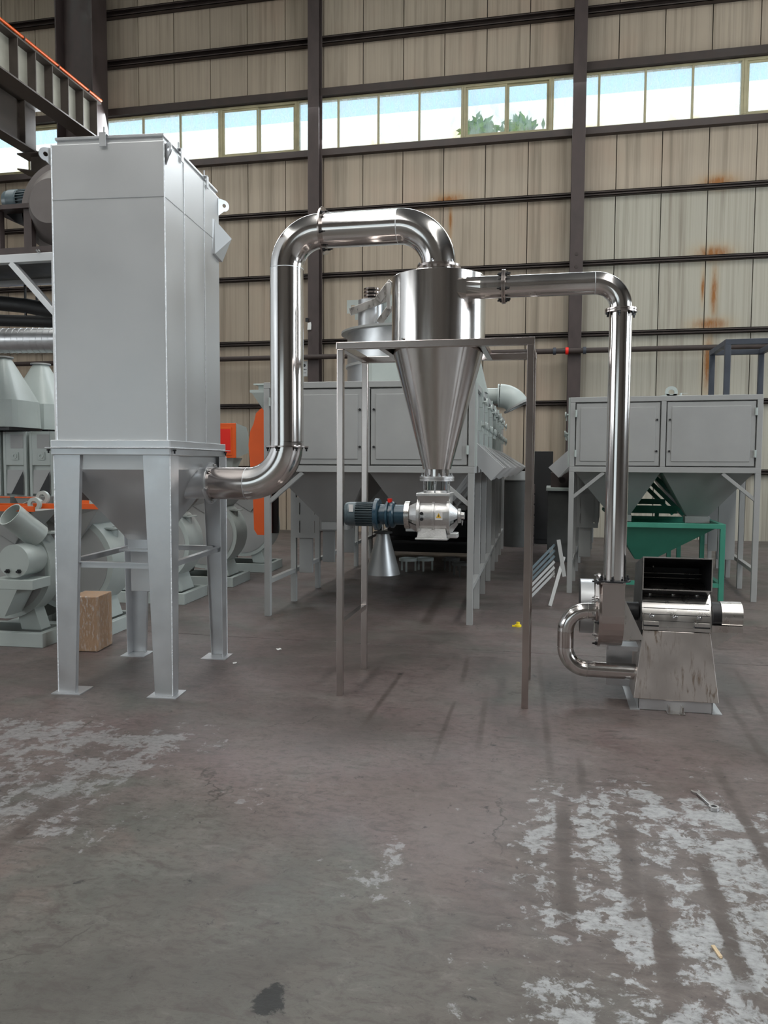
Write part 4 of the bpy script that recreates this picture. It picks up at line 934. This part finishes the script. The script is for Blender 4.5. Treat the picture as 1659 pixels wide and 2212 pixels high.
gh = MB(); gh.loft([ring4(gx0 + .04, gx1 - .04, gy0 + .04, gy1 + .02, gz - .02), ring4(1.02, 1.22, gy0 + .35, gy0 + .55, .42)], False)
B(gh, 'hopper', 'green_paint', gs)
for x in (1.5, 1.62): B(MB().box(x, x + .05, gy1, gy1 + .05, 0, gz - q), 'leg', 'green_paint', gs)
for z in (.42, .62): B(MB().box(gx0, .98, gy1, gy1 + .05, z, z + .05), 'cross_rail', 'green_paint', gs)
gc = thing('green_conveyor', 'dark green sloping conveyor chute between the hoppers of the right machine', 'conveyor', (1.3, 11.0, .9))
B(MB().box(.72, 1.62, 10.62, 11.2, .92, .955).box(.72, 1.62, 10.62, 10.66, .955, 1.02), 'deck', 'green_paint', gc)
B(MB().box(.80, 1.50, 10.80, 11.3, 1.03, 1.06).box(.80, 1.50, 10.80, 10.83, 1.06, 1.10), 'deck', 'green_paint', gc)
for dx, dy in ((0, 0), (-.10, .25), (-.2, .5)):
    B(MB().bar((1.30 + dx, 10.8 + dy, 1.45), (1.86 + dx, 10.7 + dy, .88), .05, .11, (0, 1, 0)), 'side_rail', 'green_paint', gc)
for x in (.9, 1.4): B(MB().box(x, x + .05, 11.0, 11.05, 0, .92), 'leg', 'green_paint', gc)

# ================================================================== left background: platform, fan, ducts
pf = thing('platform', 'grey steel platform with diagonal braces behind the dust collector at left', 'platform', (-5.6, 7.4, 0))
B(MB().box(-7.2, -4.55, 7.2, 7.28, 3.60, 3.685), 'front_beam', 'silver_paint', pf, .004); B(MB().box(-7.2, -4.55, 8.1, 8.18, 3.60, 3.685), 'rear_beam', 'silver_paint', pf, .004)
B(MB().box(-4.63, -4.55, 7.28, 8.1, 3.60, 3.685), 'end_beam', 'silver_paint', pf, .004); B(MB().box(-7.2, -4.64, 7.28, 8.1, 3.655, 3.675), 'deck', 'grey_paint_dark', pf)
B(MB().bar((-5.50, 7.24, 3.60), (-4.99, 7.24, 3.06), .06, .08, (0, 1, 0)), 'brace', 'silver_paint', pf, .004); B(MB().bar((-5.50, 7.95, 3.60), (-4.99, 7.95, 3.06), .06, .08, (0, 1, 0)), 'brace', 'silver_paint', pf, .004)
for y in (7.2, 7.93): B(MB().box(-5.02, -4.94, y, y + .08, 0, 3.6), 'post', 'silver_paint', pf, .004)
fn = thing('fan', 'large grey-brown fan casing with dark motor on the platform at left', 'fan', (-5.24, 7.4, 3.685)); OFF[fn.name] = (-5.10, 7.4, 3.685)
B(MB().box(-5.95, -4.6, 7.22, 7.30, 3.685, 3.755), 'base_rail', 'frame_steel', fn); B(MB().box(-5.95, -4.6, 7.8, 7.88, 3.685, 3.755), 'base_rail', 'frame_steel', fn)
for x in (-5.58, -5.21): B(MB().box(x, x + .09, 7.23, 7.30, 3.755, 4.16), 'post', 'frame_steel', fn)
for x in (-5.40,): B(MB().box(x, x + .09, 7.75, 7.85, 3.755, 4.16), 'post', 'black_steel', fn)
B(MB().box(-5.60, -5.12, 7.2, 7.86, 4.145, 4.19), 'motor_shelf', 'frame_steel', fn)
B(MB().prism([(-5.5, 4.145), (-5.15, 4.145), (-5.15, 4.02), (-5.38, 4.05)], 'y', 7.35, 7.75), 'shelf_gusset', 'black_steel', fn)
mf = MB(); mf.cyl((-5.48, 7.52, 4.33), (-5.20, 7.52, 4.33), .10, n=32)
for i in range(24):
    a = 2 * PI * i / 24; c_, s_ = math.cos(a), math.sin(a); mf.bar((-5.45, 7.52 + .108 * c_, 4.33 + .108 * s_), (-5.2, 7.52 + .108 * c_, 4.33 + .108 * s_), .006, .024, (0, c_, s_))
B(mf, 'motor', 'motor_grey', fn); B(MB().lathe([(.118, 0), (.122, .02), (.122, .12), (.11, .17), (0, .18)], (-5.44, 7.52, 4.33), (-1, 0, 0), 32), 'motor_fan_cover', 'motor_grey', fn)
for x in (-5.62, -5.02): inst(BOLT, 'bolt', fn, (x, 7.21, 3.70), to_dir((0, -1, 0)), (2, 2, 2))
B(MB().cyl((-4.86, 7.35, 4.18), (-4.86, 7.75, 4.18), .46, n=64), 'casing', 'fan_paint', fn, .01)
B(MB().cyl((-4.86, 7.35, 4.18), (-4.86, 7.15, 4.18), .40, .22, n=48), 'inlet_cone', 'fan_paint', fn)
B(MB().box(-5.0, -4.7, 7.4, 7.7, 3.755, 3.95), 'casing_foot', 'frame_steel', fn)
sdk = thing('spiral_duct', 'silver ribbed spiral duct hanging below the platform at the left edge', 'duct', (-6.5, 8.6, 3.0))
B(MB().cyl((-9.5, 8.6, 3.10), (-5.2, 8.6, 3.02), .15, n=32), 'tube', 'galvanised', sdk)
m = MB()
x = -9.4
while x < -5.25:
    z = 3.10 - (x + 9.5) / 4.3 * .08; m.tube((x, 8.6, z), (x + .012, 8.603, z), .156, .148, 24); x += .085
B(m, 'seam_ribs', 'galvanised', sdk)
B(MB().box(-9.0, -8.98, 8.59, 8.61, 3.2, 3.6).box(-5.45, -5.43, 8.59, 8.61, 3.15, 3.62), 'hanger', 'black_steel', sdk)
for k_, (pts, rr, lb) in enumerate((([(-8.5, 8.12, 3.45), (-7, 8.12, 3.48), (-6, 8.13, 3.36), (-5.3, 8.14, 3.22), (-4.95, 8.14, 3.12), (-4.7, 8.14, 3.15)], .085, 'thick black hose sagging above the silver spiral duct'),
                                    ([(-8.5, 8.33, 3.35), (-6.6, 8.33, 3.25), (-5.7, 8.33, 3.2), (-5.1, 8.33, 3.05), (-4.7, 8.33, 3.1)], .07, 'lower black hose lying against the silver spiral duct'))):
    h_ = thing('black_hose', lb, 'hose', (-6, 8.35, 3.3)); B(MB().sweep(pts, rr, 16, (1, 1)), 'hose', 'black_rubber', h_)
    B(MB().box(-6.02, -6.0, pts[0][1] - .01, pts[0][1] + .01, 3.25, 3.6), 'hanger', 'black_steel', h_)

# cone silos and feeder cabinets at the far left
def silo(x, y, z1, label):
    s_ = thing('feed_silo', label, 'silo', (x, y, 1.96), group='cone silos at the left edge')
    n = 32; hw = .30
    def sq(z, h): 
        pts = []
        for i in range(n):
            a = 2 * PI * (i + .5) / n; c_, sn = math.cos(a), math.sin(a); k_ = h / max(abs(c_), abs(sn)); k_ = min(k_, h * 1.22); pts.append((x + c_ * k_, y + sn * k_, z))
        return pts
    top = [(x + .105 * math.cos(2 * PI * (i + .5) / n), y + .105 * math.sin(2 * PI * (i + .5) / n), z1) for i in range(n)]
    B(MB().loft([sq(1.99, .37), sq(2.34, .355)], False).loft([sq(2.34, .355), top], True), 'cone_body', 'grey_paint_light', s_)
    B(MB().cyl((x, y, z1), (x, y, z1 + .02), .135, n=32), 'top_flange', 'grey_paint', s_)
    B(MB().box(x - .33, x + .33, y - .33, y + .33, 1.95, 1.99), 'base_tray', 'black_steel', s_)
silo(-7.06, 9.05, 2.90, 'pale grey cone silo cut off by the left edge'); silo(-7.07, 9.85, 2.91, 'pale grey cone silo half hidden by the dust collector')
for i, x in enumerate((-7.42, -7.03, -6.64)):
    f_ = thing('feeder_cabinet', ('pale grey feeder cabinet at the very left edge below the silos', 'pale grey feeder cabinet with round knob below the left cone silo', 'pale grey feeder cabinet beside the dust collector below the right cone silo')[i], 'cabinet', (x + .18, 9.2, 0))
    y = 8.98; w_ = .345
    B(MB().box(x, x + w_, y + .03, y + .5, .4, 1.94).box(x, x + .04, y, y + .03, .9, 1.94).box(x + w_ - .04, x + w_, y, y + .03, .9, 1.94).box(x + .04, x + w_ - .04, y, y + .03, 1.5, 1.94).box(x + .04, x + w_ - .04, y, y + .03, .9, 1.1), 'body', 'grey_paint_light', f_, .004)
    B(MB().hexa([(x + .05, y - .01, 1.13), (x + .3, y - .01, 1.13), (x + .3, y + .02, 1.13), (x + .05, y + .02, 1.13)], [(x + .05, y + .01, 1.44), (x + .3, y + .01, 1.44), (x + .3, y + .03, 1.44), (x + .05, y + .03, 1.44)]), 'slanted_chute', 'grey_paint', f_)
    B(MB().prism([(x + .12, 1.12), (x + .30, 1.12), (x + .30, 1.42)], 'y', y - .015, y - .012), 'chute_hole', 'black_steel', f_)
    B(MB().box(x + .13, x + .23, y - .012, y, 1.57, 1.67).tube((x + .18, y - .012, 1.62), (x + .18, y - .02, 1.62), .035, .018, 16), 'knob_plate', 'grey_paint_light', f_, .002)
    B(MB().box(x + .12, x + .3, y - .005, y, 1.72, 1.90), 'inspection_plate', 'grey_paint', f_)
    B(MB().hexa([(x + .08, y - .28, .92), (x + .30, y - .28, .92), (x + .30, y, .92), (x + .08, y, .92)], [(x + .03, y - .34, 1.10), (x + .35, y - .34, 1.10), (x + .35, y, 1.10), (x + .03, y, 1.10)]), 'feed_tray', 'grey_paint', f_)
    B(MB().box(x + .03, x + .35, y - .345, y - .335, 1.09, 1.105), 'tray_lip', 'orange_paint', f_)
    B(MB().box(x + .1, x + .2, y - .3, y + .2, 0, .92), 'stand_leg', 'grey_paint_dark', f_)
bt = thing('blue_bin', 'bit of blue bin showing between the two cone silos', 'bin', (-8.1, 11.2, 0)); B(MB().hexa(ring4(-8.4, -7.8, 11.0, 11.4, 0), ring4(-8.45, -7.75, 10.95, 11.45, 2.72)), 'shell', 'blue_paint', bt, .01); B(MB().tube((-8.1, 11.2, 2.72), (-8.1, 11.2, 2.75), .3, .25, 16), 'lid', 'blue_paint', bt)

# ================================================================== row of grey drum crushers at left
def drum_crusher(x, y, label, hub=False, dep=.66):
    """x, y: front right corner of the base; drum axis along y"""
    d = thing('drum_crusher', label, 'crusher', (x, y, 0), math.radians(3), group='grey drum crushers at left', world=False)
    R_ = .43; cx, cz = -.42, .64
    B(MB().cyl((cx, .12, cz), (cx, dep - .14, cz), R_, n=56), 'drum', 'grey_paint_light', d, .006)
    B(MB().cyl((cx, .115, cz), (cx, .12, cz), R_ - .05, n=48), 'face_plate', 'grey_paint', d)
    B(MB().box(-.95, 0, 0, .06, 0, .12).box(-.95, 0, dep - .06, dep, 0, .12).box(-.06, 0, .06, dep - .06, 0, .12).box(-.95, -.89, .06, dep - .06, 0, .12), 'base_frame', 'grey_paint_light', d, .004)
    for xx in (-.88, -.12):
        s_ = 1 if xx < -.5 else -1
        B(MB().prism([(xx - .02 * s_, .12), (xx + .16 * s_, .12), (xx + .22 * s_, .35), (xx + .08 * s_, .62), (xx, .62), (xx + .06 * s_, .36)], 'y', .14, dep - .16), 'pedestal', 'grey_paint_light', d, .004)
    sx_ = -.20 if hub else -.80
    # inlet hopper with orange lip
    B(MB().hexa([(-.55, .10, 1.0), (-.30, .10, .85), (-.30, dep - .16, .85), (-.55, dep - .16, 1.0)], [(-.72, .02, 1.14), (-.06, .02, 1.14), (-.06, dep - .06, 1.14), (-.72, dep - .06, 1.14)]), 'inlet_hopper', 'grey_paint', d, .004)
    for yy in (.01, dep - .07): B(MB().box(-.72, -.06, yy, yy + .02, 1.135, 1.18), 'hopper_lip', 'orange_paint', d)
    B(MB().tube((sx_ + .10, .16 if not hub else .12, .92), (sx_, .0 if not hub else -.10, 1.12), .105, .097, 28), 'spout_pipe', 'grey_paint_light', d)
    B(MB().tube((-.60, .02, 1.23), (-.60, .05, 1.23), .06, .03, 20), 'lifting_eye', 'grey_paint_light', d); B(MB().tube((-.25, .3, 1.18), (-.25, .33, 1.18), .06, .03, 20), 'lifting_eye', 'grey_paint_light', d)
    yq = dep * .5
    B(MB().tube((-.10, yq, .94), (-.10, yq, .955), .11, .05, 24).cyl((-.10, yq, .55), (-.10, yq, .94), .05, n=20), 'outlet_neck', 'grey_paint_light', d)
    if hub:
        B(MB().cyl((cx + .27, .13, cz + .10), (cx + .27, -.14, cz + .10), .135, n=40), 'hub', 'grey_paint_light', d, .004)
        B(MB().box(cx + .06, cx + .44, -.15, .1, cz - .13, cz - .05), 'hub_shelf', 'grey_paint_light', d, .004)
        B(MB().hexa([(cx + .14, -.13, cz - .36), (cx + .17, -.13, cz - .36), (cx + .17, .1, cz - .36), (cx + .14, .1, cz - .36)], [(cx + .08, -.15, cz - .13), (cx + .30, -.15, cz - .13), (cx + .30, .1, cz - .13), (cx + .08, .1, cz - .13)]), 'shelf_gusset', 'grey_paint_light', d)
        for q in (-.05, .05): inst(BOLT_B, 'bolt', d, (cx + .27 + q, -.14, cz + .02), to_dir((0, -1, 0)), (1.5,) * 3)
    return d
drum_crusher(-3.80, 6.12, 'grey drum crusher directly behind the wrapped cardboard box')
drum_crusher(-3.86, 7.75, 'grey drum crusher seen between the right legs of the dust collector')
drum_crusher(-3.83, 9.0, 'grey drum crusher in shade behind the lower duct elbow')
drum_crusher(-4.10, 5.66, 'grey drum crusher with protruding round hub at the left edge', True, .44)
drum_crusher(-3.85, 10.33, 'farthest grey drum crusher behind the orange belt guard')
wr = thing('wrapped_roll', 'brown plastic wrapped roll lying on the left drum crusher', 'roll', (-5.3, 5.86, 1.16))
B(MB().sweep([(-5.9, 5.86, 1.235), (-5.0, 5.86, 1.235), (-4.7, 5.86, 1.215)], [.07, .065, .05], 20, (1, 1)), 'roll', 'cardboard', wr); B(MB().sweep([(-5.9, 5.86, 1.235), (-5.0, 5.86, 1.235), (-4.69, 5.86, 1.215)], [.074, .07, .056], 20, (1, 1)), 'wrap', 'plastic_wrap', wr)

ob = thing('feeder_box', 'grey box with red-orange open front beside the dust collector flange', 'box', (-4.6, 11.1, 0))
B(MB().box(-4.98, -4.62, 11.0, 11.02, 1.62, 2.14).box(-4.92, -4.68, 10.99, 11.0, 1.66, 2.08), 'front_frame', 'orange_paint', ob, .004)
B(MB().box(-4.90, -4.70, 10.985, 10.992, 1.7, 2.05), 'opening', 'red_plastic', ob)
B(MB().prism([(11.02, 1.62), (11.5, 1.70), (11.5, 2.0), (11.42, 2.1), (11.02, 2.14)], 'x', -4.98, -4.62), 'housing', 'grey_paint_light', ob, .006)
B(MB().hexa(ring4(-4.82, -4.74, 11.1, 11.2, 1.35), ring4(-4.92, -4.68, 11.05, 11.4, 1.62)), 'outlet', 'grey_paint_light', ob); B(MB().box(-4.85, -4.72, 11.1, 11.3, 0, 1.36), 'post', 'grey_paint_dark', ob)

# ================================================================== things on the floor
bx = thing('cardboard_box', 'brown cardboard box wrapped in clear plastic behind the front left leg', 'box', (-3.7, 5.75, 0), math.radians(8), world=False)
B(MB().box(-.13, .105, -.13, .16, 0.004, .455), 'carton', 'cardboard', bx, .006)
B(MB().box(-.136, .111, -.136, .166, 0, .462), 'wrap', 'plastic_wrap', bx, .012)
fu = thing('steel_funnel', 'plain steel cone funnel standing upside down under the centre machine', 'funnel', (-2.27, 10.62, 0))
B(MB().lathe([(.245, 0), (.085, .575)], (-2.27, 10.62, 0), n=48), 'cone', 'silver_paint', fu); B(MB().tube((-2.27, 10.62, .575), (-2.27, 10.62, .60), .13, .08, 32), 'flange', 'grey_paint_dark', fu)
for i, (x, y, lb) in enumerate(((-1.98, 11.0, 'small grey ring stool just right of the steel funnel'), (-1.75, 11.1, 'small grey ring stool second from the steel funnel'), (-1.38, 11.2, 'shaded ring stool under the round valve end'), (-1.18, 10.7, 'shaded ring stool nearest the right leg row'))):
    s_ = thing('ring_stool', lb, 'stand', (x, y, 0), group='ring stools on the floor under the machine')
    B(MB().tube((x, y, .15), (x, y, .19), .13, .10, 28), 'ring', 'grey_paint_light' if i < 2 else 'grey_paint_dark', s_)  # shaded pair: the shade is put into a darker paint
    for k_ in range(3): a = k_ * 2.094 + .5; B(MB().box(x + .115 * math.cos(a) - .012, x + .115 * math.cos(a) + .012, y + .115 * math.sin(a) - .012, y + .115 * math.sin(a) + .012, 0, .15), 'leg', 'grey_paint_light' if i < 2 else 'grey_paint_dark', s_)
rk = thing('parts_rack', 'dark steel rack of parts in the shade under the centre machine', 'rack', (-1.7, 12.6, 0))
for x in (-2.7, -.95): 
    for y in (12.2, 13.0): B(MB().box(x, x + .06, y, y + .06, 0, 1.35), 'upright', 'black_steel', rk)
for z in (.28, .62, .95, 1.3): B(MB().box(-2.7, -.89, 12.2, 13.06, z, z + .04), 'shelf', 'black_steel', rk)
B(MB().box(-2.65, -.95, 13.0, 13.05, .05, 1.3), 'back_panel', 'black_steel', rk)
# angle-iron frame leaning in the aisle
af = thing('angle_iron_frame', 'galvanised angle iron frame with slanting bars leaning in the aisle', 'frame', (-.05, 8.75, 0))
def angle(mb, p0, p1, w, up=(0, 1, 0)):
    p0, p1 = Vector(p0), Vector(p1); d = (p1 - p0).normalized(); a = d.cross(Vector(up)).normalized(); b = a.cross(d).normalized()
    mb.bar(p0 + a * w / 2, p1 + a * w / 2, w, .005, b); mb.bar(p0 + b * w / 2, p1 + b * w / 2, .005, w, b); return mb
B(angle(MB(), (-.20, 8.58, 0), (-.165, 8.78, .40), .04), 'rail', 'grey_paint', af); B(angle(MB(), (.045, 8.62, 0), (.19, 9.0, .50), .035), 'rail', 'grey_paint', af)
B(angle(MB(), (.075, 8.9, .28), (.05, 9.05, .60), .04), 'rail', 'grey_paint', af); B(angle(MB(), (.20, 8.88, .30), (.13, 9.0, .70), .04), 'rail', 'grey_paint', af)
for i in range(6):
    z = .07 + i * .062; t_ = i / 5
    B(angle(MB(), (-.185 + .015 * t_, 8.62 + .14 * t_, z), (.08 + .0 * t_, 8.92 + .1 * t_, z + .25), .026), 'slanting_bar', 'motor_grey' if i > 2 else 'grey_paint', af)
yc = thing('yellow_cap', 'small yellow plastic cap on the floor beside the stand leg', 'cap', (-.275, 7.46, 0))
B(MB().lathe([(.032, 0), (.032, .018), (.018, .022), (.016, .045), (0, .047)], (-.27, 7.46, 0), n=16), 'cap', 'yellow_plastic', yc); B(MB().box(-.325, -.285, 7.44, 7.47, 0, .012), 'tab', 'yellow_plastic', yc)
# wrench
w_ = thing('wrench', 'chrome combination wrench lying on the floor at lower right', 'wrench', (.728, 3.735, 0), math.atan2(3.655 - 3.815, .748 - .706), world=False)
Lw = .165
sh = MB(); sh.hexa([(-.075, -.0105, .004), (.075, -.0095, .006), (.075, .0095, .006), (-.075, .0105, .004)], [(-.075, -.0085, .013), (.075, -.0075, .015), (.075, .0075, .015), (-.075, .0085, .013)])
B(sh, 'shank', 'bolt_steel', w_, .002)
B(MB().tube((.090, 0, .002), (.090, 0, .018), .0225, .0125, 24), 'ring_end', 'bolt_steel', w_, .001)
jaw = [(-.068, -.008), (-.078, -.020), (-.096, -.023), (-.106, -.016), (-.090, -.010), (-.086, .0), (-.091, .010), (-.108, .012), (-.100, .021), (-.082, .021), (-.068, .008)]
B(MB().prism(jaw, 'z', .001, .011), 'open_jaw', 'bolt_steel', w_, .001)
ws = thing('wood_stick', 'short pale wood sliver on the floor at bottom right', 'stick', (.549, 2.558, 0), math.atan2(-.055, .012), world=False)
B(MB().box(-.03, .03, -.006, .006, 0, .006), 'sliver', 'wood', ws, .001); B(MB().box(.028, .034, -.004, .003, 0, .004), 'splinter', 'wood', ws)
def scrap(p, s, label):
    rr = random.Random(int(s * 1e4 + p[0] * 100)); m = MB(); pts = [(p[0] + s * math.cos(a) * rr.uniform(.5, 1), p[1] + s * math.sin(a) * rr.uniform(.4, 1), .004 + rr.uniform(0, s * .4)) for a in [i * PI / 4 for i in range(8)]]
    m.add([(p[0], p[1], .012)] + pts, [(0, i + 1, (i + 1) % 8 + 1) for i in range(8)]); 
    o = B(m, 'plastic_scrap', 'white_plastic', None, label=label, cat='scrap', group='white plastic scraps on the floor', at=(p[0], p[1], 0))
scrap((-3.0, 5.55), .05, 'crumpled white plastic scrap beside the rear foot plate'); scrap((-2.17, 6.05), .03, 'white plastic scrap near the floor joint'); scrap((-2.35, 5.55), .02, 'tiny white scrap right of the rear right foot plate')

# ================================================================== aisle between the two machines
tk = thing('steel_bin', 'dark grey steel bin with pale top beside the right machine', 'bin', (.13, 13.0, 0))
B(MB().box(-.02, .32, 12.6, 13.8, 0, 1.13), 'shell', 'grey_paint_dark', tk, .006); B(MB().box(-.05, .34, 12.55, 13.85, 1.13, 1.18), 'top', 'grey_paint_light', tk, .004)
B(MB().box(.02, .30, 12.8, 13.2, 1.18, 1.42).tube((.2, 12.79, 1.3), (.2, 12.75, 1.3), .08, .05, 20), 'motor_box', 'frame_steel', tk)
tb = thing('dark_doorleaf', 'tall black locker at the far end of the aisle', 'doorleaf', (-.16, 15.6, 0))  # solid black box built in place of a dark door leaf
B(MB().box(-.40, .06, 15.4, 15.9, 0, 1.80), 'body', 'black_rubber', tb, .01); B(MB().box(-.38, .04, 15.385, 15.4, .1, 1.74), 'door', 'black_rubber', tb)
t3 = thing('steel_tank', 'grey round tank beyond the chutes of the centre machine', 'tank', (-.58, 14.8, 0))
B(MB().cyl((-.62, 14.9, 0), (-.62, 14.9, 1.25), .24, n=36), 'shell', 'grey_paint_dark', t3); B(MB().tube((-.62, 14.9, 1.25), (-.62, 14.9, 1.28), .27, .2, 36), 'rim', 'grey_paint', t3); B(MB().cyl((-.62, 14.9, 1.25), (-.62, 14.9, 1.42), .19, n=30), 'lid', 'grey_paint', t3)
b4 = thing('pipe_stack', 'stacked rusty pieces beside the dark locker at the aisle end', 'stack', (-.45, 15.0, 0))
for i in range(6): B(MB().box(-.38, -.27, 14.9, 15.1, i * .2, i * .2 + .17), 'piece', 'frame_steel', b4, .01)
